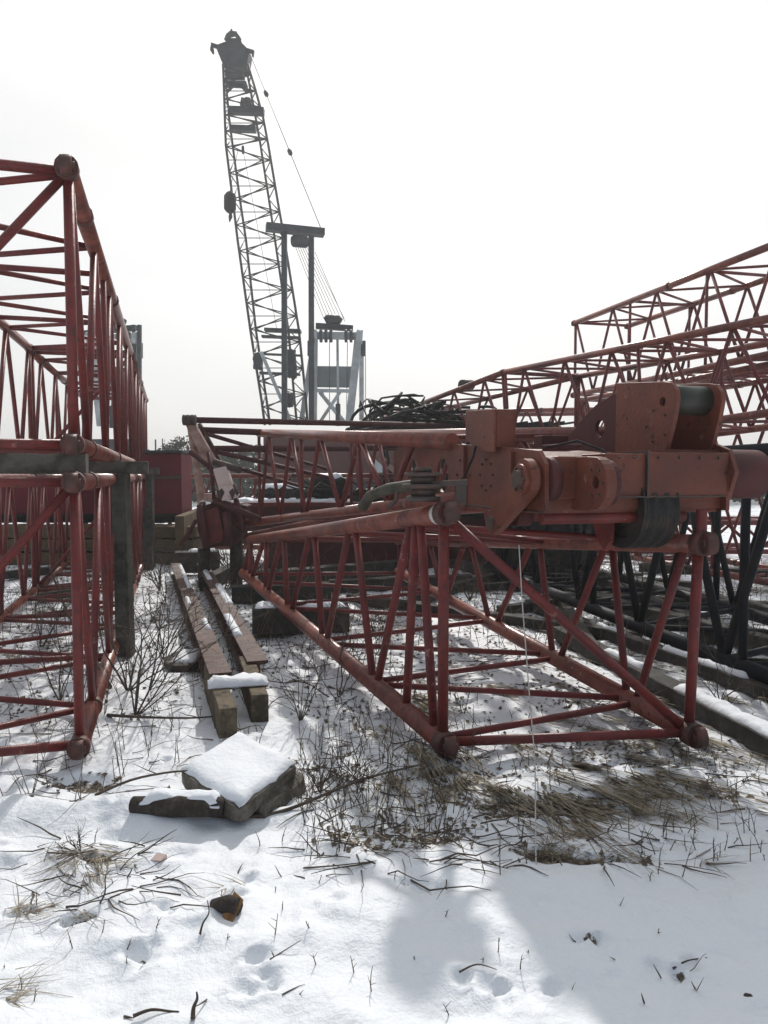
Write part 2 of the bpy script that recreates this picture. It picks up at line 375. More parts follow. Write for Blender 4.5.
# ------------------------------------------------------------------ lattice boom sections
def lattice(root, near, far, n=8, rc=.055, rb=.026, mc='chord', mbm='brace', diag=True, posts=(), faces=(0, 1, 2, 3), seg=10, end=True, collars=(), phase=(0, 1, 0, 1)):
    """near/far: corners LB, RB, RT, LT (Vectors)."""
    near = [Vector(p) for p in near]; far = [Vector(p) for p in far]
    C = lambda i, t: near[i].lerp(far[i], t)
    ax = ((far[0] - near[0]) + (far[1] - near[1])).normalized(); cr_ = (near[1] - near[0]).normalized()
    for i in range(4):
        m = MB().tube(C(i, 0), C(i, 1), rc, seg + 4)
        o = m.build('chord', M[mc], root)
        if end:
            for t, sg in ((0, -1), (1, 1)):
                e_ = C(i, t); d = (far[i] - near[i]).normalized() * sg
                lg = MB().tube(e_ - d * .02, e_ + d * .045, rc * 1.16, seg + 4)
                lg.tube(e_ + d * .05 - cr_ * rc * .55, e_ + d * .05 + cr_ * rc * .55, rc * .98, 16)
                lg.tube(e_ + d * .055 - cr_ * rc * .8, e_ + d * .055 + cr_ * rc * .8, rc * .42, 10)
                lg.build('end_lug', M['lug'] if mc != 'navy' else M['navy'], o)
    def bar(a, b, r=rb):
        MB().tube(a, b, r, seg).build('brace', M[mbm], root)
    F4 = [(0, 1), (1, 2), (2, 3), (3, 0)]
    for fi in faces:
        a, b = F4[fi]
        for k in range(n):
            t0 = .012 + .976 * k / n; t1 = .012 + .976 * (k + 1) / n
            s = (k + phase[fi]) % 2
            bar(C(a if s == 0 else b, t0), C(b if s == 0 else a, t1), rb if fi in (1, 3) else rb * .85)
        for t in posts: bar(C(a, t), C(b, t), rb)
    for t in (0.006, .994):
        for a, b in F4: bar(C(a, t), C(b, t), rb * 1.15)
    if collars:
        for i in range(4):
            for t in collars:
                MB().tube(C(i, t - .006), C(i, t + .006), rc * 1.16, seg + 4).build('collar', M['lug'], root)
    if diag:
        bar(C(0, .006), C(2, .006), rb); 
    return C

# left racks: one section built, three copies
SL = .283; SRZ = math.atan(SL)
def local_thing(name, label, cat, loc, rz, group):
    o = thing(name, label, cat, loc, rz, group); o['_local'] = True; return o
base_sec = local_thing('boom_section', 'bottom tier red lattice boom section nearest the camera at the left', 'boom section',
                       (-1.72, 4.16, 0.0), SRZ, 'red lattice boom sections racked at the left')
W = 1.25; z0, z1 = .07, 1.56; LEN = 6.35
lattice(base_sec, [(-W, 0, z0), (0, 0, z0), (0, 0, z1), (-W, 0, z1)], [(-W, LEN, z0), (0, LEN, z0), (0, LEN, z1), (-W, LEN, z1)],
        n=9, rc=.054, rb=.025, posts=(.35, .68), collars=(.12, .5))
def place(src, loc, rz, label, group=None):
    c = copy_tree(src); c.location = loc; c.rotation_euler = (0, 0, rz); c['label'] = label
    if group: c['group'] = group
    return c
ux, uy = -math.sin(SRZ), math.cos(SRZ)
TZ = 1.70
place(base_sec, (-1.72, 4.16, TZ), SRZ, 'top tier red lattice boom section nearest the camera at the left')
d2 = LEN + .14
far_lo = (-1.72 + ux * d2, 4.16 + uy * d2, 0.0)
place(base_sec, far_lo, SRZ, 'farther red lattice boom section in the bottom tier of the left rack')
place(base_sec, (far_lo[0], far_lo[1], TZ - .02), SRZ, 'farther red lattice boom section in the top tier of the left rack')

def timber(name, a, b, wd, h, m, label, cat='timber', group=None, snow=False, up=(0, 0, 1)):
    a, b = Vector(a), Vector(b); d = (b - a); ln = d.length; dn = d.normalized()
    sd = dn.cross(Vector(up))
    if sd.length < 1e-3: sd = Vector((1, 0, 0))
    sd.normalize(); un = sd.cross(dn)
    mb = MB(); nseg = max(2, int(ln / .12)); vs = []; fs = []; sgn = random.random() * 50
    prof = [(-.5, -.5), (-.5, .46), (-.46, .5), (.46, .5), (.5, .46), (.5, -.5)]
    for k in range(nseg + 1):
        c = a + d * k / nseg
        for (p, q) in prof:
            j = .018 * wd * (random.random() - .5) * 2
            vs.append(c + sd * (p * wd + j) + un * (q * h + j))
    m_ = len(prof)
    for k in range(nseg):
        for i in range(m_): fs.append((k * m_ + i, k * m_ + (i + 1) % m_, (k + 1) * m_ + (i + 1) % m_, (k + 1) * m_ + i))
    fs.append(tuple(range(m_))[::-1]); fs.append(tuple(nseg * m_ + i for i in range(m_)))
    mb.add(vs, fs, False)
    if not snow:
        return tag(mb.build(name, M[m]), label, cat, group)
    t = thing(name, label, cat, (min(a.x, b.x), min(a.y, b.y), min(a.z, b.z)), 0, group)
    mb.build('beam', M[m], t)
    for k, (s0, s1, ww) in enumerate(snow):
        p0, p1 = a + d * s0, a + d * s1
        snow_slab((p0 + p1) / 2 + Vector((0, 0, h / 2 - .004)), dn, sd, (p1 - p0).length / 2, wd * ww / 2, .035, k + sgn).build('snow_cover', M['snow'], t)
    return t
cd = Vector((math.cos(SRZ), math.sin(SRZ), 0)); ad_ = Vector((ux, uy, 0))
b0 = Vector((-1.72, 4.16, 0))
timber('timber_beam', b0 + ad_ * .22 + cd * (-1.9) + Vector((0, 0, 1.668)), b0 + ad_ * .22 + cd * .05 + Vector((0, 0, 1.668)), .16, .11, 'wood', 'grey timber crossing between the two tiers of the left rack, at the near end', group='grey timbers spacing the left rack')
timber('timber_beam', b0 + ad_ * 2.75 + cd * (-1.7) + Vector((0, 0, 1.668)), b0 + ad_ * 2.75 + cd * .32 + Vector((0, 0, 1.668)), .16, .11, 'wood', 'grey timber crossing between the left tiers, resting on the thick upright post', group='grey timbers spacing the left rack')
timber('timber_beam', b0 + ad_ * 9.2 + cd * (-1.7) + Vector((0, 0, 1.668)), b0 + ad_ * 9.2 + cd * .32 + Vector((0, 0, 1.668)), .16, .11, 'wood', 'grey timber between the far pair of left sections, resting on the thin upright post', group='grey timbers spacing the left rack')
pb = G(126, 655, -.03)
timber('timber_post', pb, (pb.x - .02, pb.y, 1.61), .125, .15, 'darkwood2', 'thick grey weathered timber post beside the left rack, nearer and taller in view', 'timber post', 'timber posts holding up the left rack', up=(0, 1, 0))
pb = b0 + ad_ * 9.2 + cd * .16
timber('timber_post', (pb.x, pb.y, -.05), (pb.x, pb.y, 1.61), .11, .14, 'darkwood2', 'thin looking far timber post of the left rack, close to the red box', 'timber post', 'timber posts holding up the left rack', up=(0, 1, 0))

# ------------------------------------------------------------------ middle boom foot section (near, tapered)
mid = thing('boom_foot_section', 'big tapered red lattice boom section on the snow in the centre, open end facing us', 'boom section', (.34, 4.2, 0))
nLB, nRB = Vector((.345, 4.2, .075)), Vector((1.815, 4.36, .075))
nRT, nLT = Vector((1.85, 4.36, 1.20)), Vector((.345, 4.2, 1.385))
fLB, fRB = P(243, 573, 9.3), P(398, 572, 9.6)
fRT, fLT = P(398, 541, 9.6), P(250, 540, 9.3)
NEAR, FAR = [nLB, nRB, nRT, nLT], [fLB, fRB, fRT, fLT]
C = lambda i, t: NEAR[i].lerp(FAR[i], t)
for i in range(4):
    o = MB().tube(C(i, 0), C(i, 1), .060 if i in (0, 1) else .056, 16).build('chord', M['chord'], mid)
    d = (NEAR[i] - FAR[i]).normalized(); p = C(i, 0)
    lg = MB().tube(p - d * .03, p + d * .05, .072, 16)
    lg.tube(p + d * .065 - Vector((.032, 0, 0)), p + d * .065 + Vector((.032, 0, 0)), .062, 20)
    lg.tube(p + d * .07 + Vector((-.042, 0, 0)), p + d * .07 + Vector((.042, 0, 0)), .026, 12)
    lg.build('end_lug', M['lug'], o)
    if i == 3: MB().tube(p - d * .10, p - d * .02, .0585, 16).build('white_band', M['white'], o)
def mbar(a, b, r=.027): MB().tube(a, b, r, 12).build('brace', M['brace'], mid)
# end frame
mbar(C(0, .004), C(3, .004), .031); mbar(C(1, .004), C(2, .004), .031); mbar(C(0, .003), C(1, .003), .028); mbar(nRT + Vector((0, .0, 0)), nRT + Vector((0, 0, .20)), .031)
mbar(C(3, .006), C(1, .006), .029)
# left side face: V lacing hung from nodes on the top chord; spacing read off the photo
lt = [0.03, .10, .23, .335, .47, .60, .74, .88, .99]
for (a, b_) in ((.035, .11), (.095, .11), (.17, .11), (.18, .305), (.43, .305), (.45, .52), (.66, .52), (.68, .74), (.86, .74)):
    pass
Q = lambda t: min(.985, t * 1.14 if t < .6 else .684 + (t - .6) * .82)
for (tb, tt) in ((.02, .055), (.085, .065), (.165, .075), (.175, .245), (.345, .265), (.36, .42), (.52, .44), (.54, .60), (.70, .62), (.72, .78), (.88, .80), (.90, .97)):
    mbar(C(0, Q(tb)), C(3, Q(tt)), .027)
for (tb, tt) in ((.085, .02), (.10, .14), (.24, .15), (.255, .30), (.42, .32), (.44, .52), (.62, .54), (.64, .74), (.84, .76), (.86, .96)):
    mbar(C(1, Q(tb)), C(2, Q(tt)), .026)
for (a, b_, t0, t1) in ((0, 1, .012, .085), (0, 1, .17, .10), (0, 1, .18, .25), (0, 1, .34, .27), (0, 1, .36, .45), (0, 1, .56, .47), (0, 1, .58, .70), (0, 1, .86, .72), (0, 1, .995, .995),
                        (3, 2, .16, .04), (3, 2, .17, .28), (3, 2, .40, .30), (3, 2, .42, .55), (3, 2, .70, .57), (3, 2, .72, .90), (3, 2, .99, .99)):
    mbar(C(a, Q(t0)), C(b_, Q(t1)), .022)
mbar(C(0, .99), C(3, .99)); mbar(C(1, .99), C(2, .99))
# roller bracket on the near top-left corner
tp = C(3, .01) + Vector((-.05, .0, .07))
rbk = MB()
for k, (r, zz, h) in enumerate(((.10, .0, .03), (.07, .03, .05), (.12, .075, .025), (.075, .10, .05), (.11, .145, .02), (.05, .165, .03))):
    rbk.tube(tp + Vector((-.05, .05, zz)), tp + Vector((-.05, .05, zz + h)), r, 18)
rbk.beam(tp + Vector((-.02, .03, .10)), tp + Vector((.20, .0, .11)), .07, .03); rbk.beam(tp + Vector((.16, 0, .11)), tp + Vector((.16, 0, -.02)), .06, .05)
rbk.build('fairlead_roller', M['steel'], mid)
hz = [P(438, 487, 4.5), P(410, 486, 4.6), P(388, 489, 4.75), P(370, 496, 4.85), P(362, 508, 4.9)]
MB().path(hz, [.036, .037, .037, .036, .034], 12).build('bent_pipe', M['olive'], mid)
MB().path([P(398, 488, 4.65), P(396, 500, 4.68), P(388, 508, 4.7)], .014, 8).build('pipe_clip', M['steel'], mid)

# ------------------------------------------------------------------ boom tip section with the sheave head (rests on the foot section)
tip = thing('boom_tip_section', 'orange red boom tip with sheaves and pin plates, resting over the central section', 'boom tip', (.84, 4.3, 1.38))
A = Vector((-.272, .962, 0)); Cx = Vector((.962, .272, 0)); U = Vector((0, 0, 1))
# head side planes: origin at B2 (left plane). L(a, c, z): a along the boom away from camera, c to the right
O2 = Vector((.837, 4.30, 0))
def Lc(a, c, z): return O2 + A * a + Cx * c + U * z
def plate(pts, c, th, holes=()):           # pts in (a, z)
    return MB().prism([Lc(a, c, z) for a, z in pts], Cx * th, [[Lc(a, c, z) for a, z in h] for h in holes])
def circ(a, z, r, n=20, sa=1.0): return [(a + r * sa * math.cos(2 * math.pi * k / n), z + r * math.sin(2 * math.pi * k / n)) for k in range(n)]
def boss(a, z, r, c0, c1, n=24): return MB().tube(Lc(a, c0, z), Lc(a, c1, z), r, n)
HW = 1.22
side = [(-.18, 1.39), (-.18, 1.66), (-.10, 1.735), (.5, 1.785), (1.15, 1.82), (2.6, 1.90), (2.75, 1.80), (2.75, 1.45), (2.6, 1.33), (1.15, 1.36), (.3, 1.37)]
for c in (0, HW - .03):
    o = plate(side, c, .025, [circ(1.45, 1.60, .13, 20, 1.0), circ(2.15, 1.60, .13, 20, 1.25)]).build('side_plate', M['head'], tip)
plate([(-.13, 1.40), (-.13, 1.615), (.5, 1.75), (1.1, 1.79), (1.1, 1.755), (.5, 1.715), (-.10, 1.59), (-.10, 1.40)], .026, HW - .057).build('top_plate', M['head'], tip)
MB().box(Lc(.5, HW / 2, 1.39), A * .6, Cx * (HW / 2 - .03), U * .012).build('bottom_plate', M['head'], tip)
MB().box(Lc(1.12, HW / 2, 1.59), A * .012, Cx * (HW / 2 - .03), U * .18).build('bulkhead', M['dullred'], tip)
# chords and lacing running back to the far wide end
ctn = [Lc(1.05, .0, 1.44), Lc(1.05, HW - .02, 1.44), Lc(.80, HW - .15, 1.885), Lc(1.25, .0, 1.845)]
ctf = [Vector((-2.0, 12.0, .86)), Vector((-.55, 12.4, .86)), Vector((-.55, 12.4, 2.27)), Vector((-2.0, 12.0, 2.27))]
for i in range(4):
    MB().tube(ctn[i], ctf[i], .062 if i > 1 else .05, 16).build('chord', M['chord'], tip)
D = lambda i, t: ctn[i].lerp(ctf[i], t)
def tb(a, b, r=.026): MB().tube(a, b, r, 10).build('brace', M['brace'], tip)
for k in range(9):
    t0, t1 = .10 + .89 * k / 9, .10 + .89 * (k + 1) / 9
    for a, b in ((0, 3), (2, 1), (3, 2), (1, 0)):
        s = k % 2
        tb(D(a if s else b, t0), D(b if s else a, t1), .027 if (a, b) in ((0, 3), (2, 1)) else .02)
for t in (.30, .62, .995):
    for a, b in ((0, 3), (2, 1), (3, 2), (1, 0)): tb(D(a, t), D(b, t), .026)
# upright control box with cable
bx = MB()
for c in (-.045, .085):
    bx.prism([Lc(.40, c, 1.74), Lc(.60, c, 1.755), Lc(.88, c, 1.835), Lc(.88, c, 2.035), Lc(.40, c, 2.01)], Cx * .014)
bx.box(Lc(.405, .027, 1.89), A * .007, Cx * .058, U * .118); bx.box(Lc(.875, .027, 1.93), A * .007, Cx * .058, U * .095); bx.box(Lc(.64, .027, 2.005), A * .22, Cx * .058, U * .006)
bx.build('upright_bracket', M['head'], tip, bevel=.004)
MB().path([Lc(.66, -.06, 1.79), Lc(.68, -.07, 1.72), Lc(.82, -.07, 1.60), Lc(.95, -.06, 1.54), Lc(1.10, -.05, 1.53)], .009, 8).build('black_cable', M['black'], tip)
# link arm on the left plate
ang = math.atan2(-.26, .25)
def hull_link(a0, z0_, r0, a1, z1_, r1, n=14):
    th = math.atan2(z1_ - z0_, a1 - a0); pts = []
    for k in range(n + 1): q = th + math.pi / 2 + math.pi * k / n; pts.append((a0 + r0 * math.cos(q), z0_ + r0 * math.sin(q)))
    for k in range(n + 1): q = th - math.pi / 2 + math.pi * k / n; pts.append((a1 + r1 * math.cos(q), z1_ + r1 * math.sin(q)))
    return pts
plate(hull_link(-.06, 1.577, .115, .37, 1.303, .075), -.075, .05).build('link_arm', M['head'], tip, bevel=.004)
boss(-.06, 1.577, .085, -.10, .05).build('pin_boss', M['head'], tip, bevel=.004); boss(-.06, 1.577, .05, -.125, .05).build('pin', M['steel'], tip)
boss(.37, 1.303, .045, -.095, .0).build('pin', M['steel'], tip)
boss(.25, 1.36, .07, .02, .12).build('pin_boss', M['dullred'], tip)
boss(-.10, 1.577, .125, .03, .09).build('pin_boss', M['dullred'], tip)
# forward eye plates and cross box beam
plate([(.05, 1.40), (.05, 1.70), (-.28, 1.70)] + [(-.33 + .145 * math.cos(q), 1.555 + .145 * math.sin(q)) for q in [math.pi * (.5 + k / 12) for k in range(1, 12)]] + [(-.28, 1.405)], .20, .06, [circ(-.36, 1.56, .033)]).build('eye_plate', M['head'], tip, bevel=.004)
plate([(.05, 1.42), (.05, 1.69), (-.23, 1.69)] + [(-.26 + .13 * math.cos(q), 1.555 + .13 * math.sin(q)) for q in [math.pi * (.5 + k / 12) for k in range(1, 12)]] + [(-.23, 1.43)], .31, .035, [circ(-.28, 1.56, .033)]).build('eye_plate', M['dullred'], tip, bevel=.004)
boss(-.30, 1.56, .11, .262, .30).build('pin_boss', M['steel'], tip)
MB().box(Lc(-.02, .23, 1.585), A * .14, Cx * .15, U * .12).build('knuckle', M['head'], tip, bevel=.01)
MB().box(Lc(-.04, .512, 1.60), A * .125, Cx * .135, U * .122).build('beam_half', M['head'], tip, bevel=.006)
MB().box(Lc(-.05, .93, 1.602), A * .13, Cx * .275, U * .130).build('beam_half', M['head'], tip, bevel=.006)
MB().box(Lc(-.05, .651, 1.602), A * .137, Cx * .006, U * .136).build('weld_seam', M['steel'], tip)
plate([(.10, 1.46), (.10, 1.70), (-.05, 1.79), (-.17, 1.75), (-.23, 1.62), (-.17, 1.46), (-.05, 1.42)], 1.207, .03).build('eye_plate', M['head'], tip, bevel=.004)
boss(-.06, 1.605, .15, 1.24, 1.50, 28).build('pin_boss', M['dullred'], tip, bevel=.006)
boss(-.06, 1.605, .115, 1.50, 1.53, 28).build('pin', M['steel'], tip)
# top bracket with green roller
brk = [(.50, 1.74), (-.03, 1.74), (-.10, 1.93), (-.125, 2.04), (-.115, 2.10), (-.07, 2.145), (.0, 2.16), (.50, 2.21)]
for c in (.875, 1.19):
    plate(brk, c, .03, [circ(.007, 2.04, .028)]).build('bracket_plate', M['head'], tip, bevel=.003)
boss(.03, 2.055, .09, .906, 1.189).build('roller', M['green'], tip)
MB().box(Lc(.46, 1.048, 1.94), A * .01, Cx * .14, U * .2).build('bracket_back', M['head'], tip)
plate([(.50, 1.74), (1.15, 1.80), (1.10, 1.90), (.95, 2.0), (.75, 2.09), (.50, 2.15)], .88, .03, [circ(.70, 1.92, .06)]).build('gusset_plate', M['dullred'], tip, bevel=.003)
plate([(.50, 1.74), (1.15, 1.80), (1.10, 1.90), (.95, 2.0), (.75, 2.09), (.50, 2.15)], 1.18, .03).build('gusset_plate', M['dullred'], tip, bevel=.003)
MB().box(Lc(.20, 1.02, 1.742), A * .30, Cx * .20, U * .008).build('base_plate', M['head'], tip, bevel=.002)
def bolt_ring(a, z, r_, n, c, rad=.009, ph=0):
    for k in range(n):
        q = 2 * math.pi * k / n + ph; boss(a + r_ * math.cos(q), z + r_ * math.sin(q), rad, c - .012, c + .002, 6).build('bolt', M['steel'], tip)
bolt_ring(-.06, 1.577, .068, 6, -.10); bolt_ring(-.36, 1.56, .075, 6, .20, .007); bolt_ring(.62, 1.60, .10, 8, .0, .008); bolt_ring(.06, 1.90, .10, 5, .875, .008); bolt_ring(1.02, 1.60, .12, 6, .0, .009)
for a0, z0_, a1, z1_ in ((.22, 1.39, .22, 1.74), (.98, 1.37, .98, 1.80)): MB().beam(Lc(a0, -.012, z0_), Lc(a1, -.012, z1_), .03, .024, Cx).build('stiffener', M['head'], tip)
MB().path([Lc(a_ / 20, -.003, 1.392 - .002 * math.sin(a_ * 2)) for a_ in range(-3, 24)], .006, 6).build('weld_bead', M['steel'], tip)
MB().path([Lc(-.185, .38 + k * .03, 1.475 + .002 * math.sin(k * 2)) for k in range(28)], .006, 6).build('weld_bead', M['steel'], tip)
MB().path([Lc(-.05 + k * .03, .872, 1.745 + .002 * math.sin(k * 2)) for k in range(18)], .006, 6).build('weld_bead', M['steel'], tip)
for c_ in (.46, .56, .72, .86, 1.0, 1.13): boss_ = MB().path([Lc(-.183, c_, 1.70), Lc(-.195, c_, 1.70)], .009, 6).build('bolt', M['steel'], tip)
MB().path([Lc(.1, .15, 1.76), Lc(.0, .3, 1.80), Lc(-.1, .4, 1.745), Lc(-.19, .43, 1.66), Lc(-.19, .44, 1.45)], .007, 6).build('grease_line', M['black'], tip)
MB().box(Lc(.18, .30, 1.765), A * .10, Cx * .08, U * .018).build('cover_plate', M['dullred'], tip, bevel=.003)
MB().box(Lc(.78, .55, 1.83), A * .06, Cx * .10, U * .04).build('cover_plate', M['dullred'], tip, bevel=.003)
# sheaves
sh_a, sh_z, sh_r = .04, 1.40, .24
for k in range(3):
    c0 = .66 + k * .08; prof = [(0, .045), (.05, .05), (.10, .05), (.16, .028), (.19, .03), (.215, .06), (.235, .06)]
    s_ = MB(); n_ = 36; vs = []; fs = []
    ring = [(-.040, .05), (-.040, .10), (-.026, .105), (-.026, .17), (-.040, .18), (-.040, .240), (-.030, .244), (-.012, .226), (.012, .226), (.030, .244), (.040, .240), (.040, .05)]
    ring_old = [(-.036, .05), (-.036, .09), (-.012, .10), (-.012, .175), (-.037, .19), (-.037, .238), (-.028, .243), (-.006, .205), (.006, .205), (.028, .243), (.037, .238), (.037, .19), (.012, .175), (.012, .10), (.036, .09), (.036, .05)]
    for i in range(n_):
        q = 2 * math.pi * i / n_
        for (cc, rr) in ring: vs.append(Lc(sh_a + rr * math.cos(q), c0 + cc, sh_z + rr * math.sin(q)))
    m_ = len(ring)
    for i in range(n_):
        for j in range(m_): fs.append((i * m_ + j, i * m_ + (j + 1) % m_, ((i + 1) % n_) * m_ + (j + 1) % m_, ((i + 1) % n_) * m_ + j))
    s_.add(vs, fs, False); s_.build('sheave', M['sheave'], tip)
boss(sh_a, sh_z, .049, .60, .99).build('axle', M['steel'], tip)
boss(sh_a, sh_z, .075, .585, .615).build('axle_cap', M['head'], tip)
plate([(.30, 1.46), (.02, 1.46), (.0, 1.36), (.05, 1.27), (.14, 1.24), (.24, 1.27), (.30, 1.36)], .90, .03).build('hanger_plate', M['dullred'], tip)
plate([(.30, 1.46), (.04, 1.46), (.06, 1.20), (.13, 1.14), (.20, 1.20), (.30, 1.36)], .565, .025).build('hanger_plate', M['brace'], tip)
MB().tube(Lc(-.08, .03, 1.355), Lc(-.08, .97, 1.355), .035, 14).build('cross_tube', M['brace'], tip)
MB().tube(Lc(.5, -.05, 1.34), Lc(.5, 1.05, 1.34), .04, 14).build('cross_tube', M['brace'], tip)
MB().beam(Lc(.02, 1.12, 1.46), Lc(.02, 1.12, 1.38), .16, .12, A).build('lower_bracket', M['steel'], tip)
# pale rope hanging from the head
rp = [Lc(-.02, -.06, 1.42)]
g_ = HG(536, 868)
tag(MB().path([P(519, 545, 4.25), P(522, 600, 4.22), P(529, 690, 4.1), P(535, 760, 3.95), Vector((g_.x, g_.y, g_.z))], .0035, 6).build('rope', M['rope']), 'thin pale rope hanging from the boom tip down to the snow', 'rope')

# ------------------------------------------------------------------ right-hand sections
place(base_sec, (6.78, 9.96, 3.20), math.atan(.26), 'topmost red lattice boom section at the right, its square end against the sky', 'red lattice boom sections piled at the right')
place(base_sec, (6.95, 9.96, 1.60), math.atan(.26), 'middle tier red lattice boom section of the right pile, below the topmost', 'red lattice boom sections piled at the right')
place(base_sec, (6.95, 9.96, .0), math.atan(.26), 'ground tier red lattice boom section of the right hand pile', 'red lattice boom sections piled at the right')
# tapered long red boom (R3)
r3 = thing('tapered_boom_section', 'long red lattice boom narrowing to a point, slanting behind the boom tip at the right', 'boom section', (3.0, 9, 1.95))
k3 = [Vector((1.95, 11.8, 1.99)), Vector((3.15, 12.3, 1.99)), Vector((3.15, 12.3, 3.2)), Vector((1.87, 11.8, 3.2))]
n3 = [Vector((4.45, 6.9, 2.30)), Vector((5.6, 7.3, 2.30)), Vector((5.6, 7.3, 3.2)), Vector((4.4, 6.9, 3.2))]
lattice(r3, n3, k3, n=12, rc=.045, rb=.022, posts=(.5,), diag=False)
t3_ = [P(388, 426, 17.0), P(410, 426, 17.3), P(410, 417, 17.3), P(386, 417, 17.0)]
lattice(r3, k3, t3_, n=9, rc=.045, rb=.022, diag=False, end=False)
MB().tube(P(462, 385, 14.2), P(471, 385, 14.4), .10, 16).build('tip_sheave', M['steel'], r3)
# black section (R1)
def dirv(s): v = Vector((-s, 1, 0)); return v.normalized()
r1 = thing('black_boom_section', 'blue black lattice boom section at the right edge, behind the red frame', 'boom section', (2.85, 4.6, 0))
dd = dirv(.18); cc = Vector((dd.y, -dd.x, 0))
n1 = Vector((2.98, 4.55, .12)); ln1 = 7.5
ptsN = [n1, n1 + cc * 1.5, n1 + cc * 1.5 + U * 1.65, n1 + U * 1.65]; ptsF = [p + dd * ln1 for p in ptsN]
lattice(r1, ptsN, ptsF, n=11, rc=.065, rb=.036, mc='navy', mbm='navy', posts=(.16, .5, .8))
# second black section and hoses beyond
r5 = thing('black_boom_section', 'black lattice boom section lying farther back, under the heap of hoses', 'boom section', (.8, 13, 0))
n5 = Vector((1.7, 11.9, .95)); p5 = [n5, n5 + cc * 1.3, n5 + cc * 1.3 + U * 1.35, n5 + U * 1.35]
lattice(r5, p5, [p + dirv(.42) * 4.4 for p in p5], n=7, rc=.06, rb=.035, mc='navy', mbm='navy')
for k, (xx, yy) in enumerate(((1.9, 12.2), (.9, 15.2))):
    timber('timber_crib', (xx, yy, .42), (xx + 1.5, yy + .3, .42), .3, .88, 'darkwood', ['dark timber crib under the near end of the hose laden black section', 'dark timber crib under the far end of the hose laden black section'][k], 'timber', 'timber cribs under the black section')
for k, (yy, cf) in enumerate(((5.2, .0), (10.5, 0))):
    p = n1 + dd * (yy - 4.55)
    timber('timber_beam', p + cc * -.1 + U * 1.785, p + cc * 2.6 + U * 1.785, .18, .12, 'darkwood', ['dark timber lying on top of the black section, near end', 'dark timber lying on top of the black section, far end'][k], 'timber', 'dark timbers laid over the black section')
hose = thing('hose_heap', 'tangled heap of black hoses and cables on the back black section', 'hoses', (.4, 14.5, 2.3))
for k in range(46):
    c = Vector((random.uniform(-.15, 1.75), random.uniform(13.6, 15.2), 2.42 + random.uniform(0, .12))); pts = []
    r_ = random.uniform(.25, .6); hgt = random.uniform(.15, .68) * (1 if c.x < .9 else .6); a0 = random.uniform(0, 6.28); yw = random.uniform(.5, 1.5)
    for i in range(22):
        q = a0 + i / 21 * random.choice((4.5, 6.0, 6.28)); pts.append(c + Vector((r_ * 1.3 * math.cos(q), r_ * yw * math.sin(q), hgt * (.5 + .5 * math.sin(q * 1.0 + k)) + .04 * math.sin(3 * q + k))))
    MB().path(pts, random.uniform(.016, .032), 7).build('hose', M['black'], hose)
for k in range(9):
    x0 = .2 + k * .22
    MB().path([(x0 - .9, 13.7 + .1 * k, 2.38), (x0 - .2, 13.8, 2.48 + .05 * (k % 3)), (x0 + .7, 13.7, 2.44), (x0 + 1.5, 13.5, 2.55)], .02, 7).build('hose', M['black'], hose)
# low bright red frames beyond
r6 = thing('boom_section', 'low bright red lattice frame on the open snow far right, beyond the black section', 'boom section', (3, 15, 0), 0)
q0 = Vector((2.2, 14.4, .15)); px = Vector((.98, -.05, 0)); 
q6 = [q0, q0 + Vector((.2, 1.3, 0)), q0 + Vector((.2, 1.3, .55)), q0 + Vector((0, 0, .55))]
lattice(r6, q6, [p + px * 7.5 for p in q6], n=12, rc=.05, rb=.03, mc='brace', mbm='brace', diag=False)

place(base_sec, (1.4, 16.6, .02), R(86), 'red lattice boom section lying crosswise behind the cluttered red deck', 'red lattice boom sections lying crosswise behind the deck')
place(base_sec, (7.4, 19.2, .02), R(80), 'red lattice boom section crosswise at the back, bottom of a pile behind the boom tip', 'red lattice boom sections lying crosswise behind the deck')
place(base_sec, (7.2, 19.2, 1.63), R(80), 'red lattice boom section crosswise at the back, top of a pile behind the boom tip', 'red lattice boom sections lying crosswise behind the deck')
# ground beams
def ibeam(name, a, b, wd, h, m, label, group=None, snow=()):
    a, b = Vector(a), Vector(b); d = (b - a).normalized(); s = d.cross(U).normalized()
    pr = [(-.5, 0), (.5, 0), (.5, .12), (.12, .16), (.12, .84), (.5, .88), (.5, 1), (-.5, 1), (-.5, .88), (-.12, .84), (-.12, .16), (-.5, .12)]
    t = thing(name, label, 'steel beam', a, 0, group)
    MB().prism([a + s * p * wd + U * q * h for p, q in pr], b - a).build('beam', M[m], t)
    for k, (s0, s1, ww, off) in enumerate(snow):
        p0 = a.lerp(b, s0); p1 = a.lerp(b, s1)
        snow_slab((p0 + p1) / 2 + U * (h - .004) + s * off * wd, d, s, (p1 - p0).length / 2, wd * ww / 2, .03, k + len(snow)).build('snow_cover', M['snow'], t)
    return t
def Gz(u, v, z): return G(u, v, z)
a_ = G(221, 704); b_2 = G(176, 577)
ibeam('steel_beam', (a_.x, a_.y, .02), (b_2.x, b_2.y, .02), .155, .20, 'rust', 'rusty steel beam on the snow, left one of the pair', 'pair of rusty beams on the ground', [(.22, .30, .35, .3), (.42, .5, .3, -.2), (.6, .95, .4, .3)])
a_ = G(258, 690); b_2 = G(202, 577)
ibeam('steel_beam', (a_.x, a_.y, .02), (b_2.x, b_2.y, .02), .155, .20, 'rust', 'rusty steel beam lying on the snow, right one of the pair with snow streaks', 'pair of rusty beams on the ground', [(.14, .3, .5, -.25), (.4, .62, .55, .3), (.7, .95, .5, -.1)])
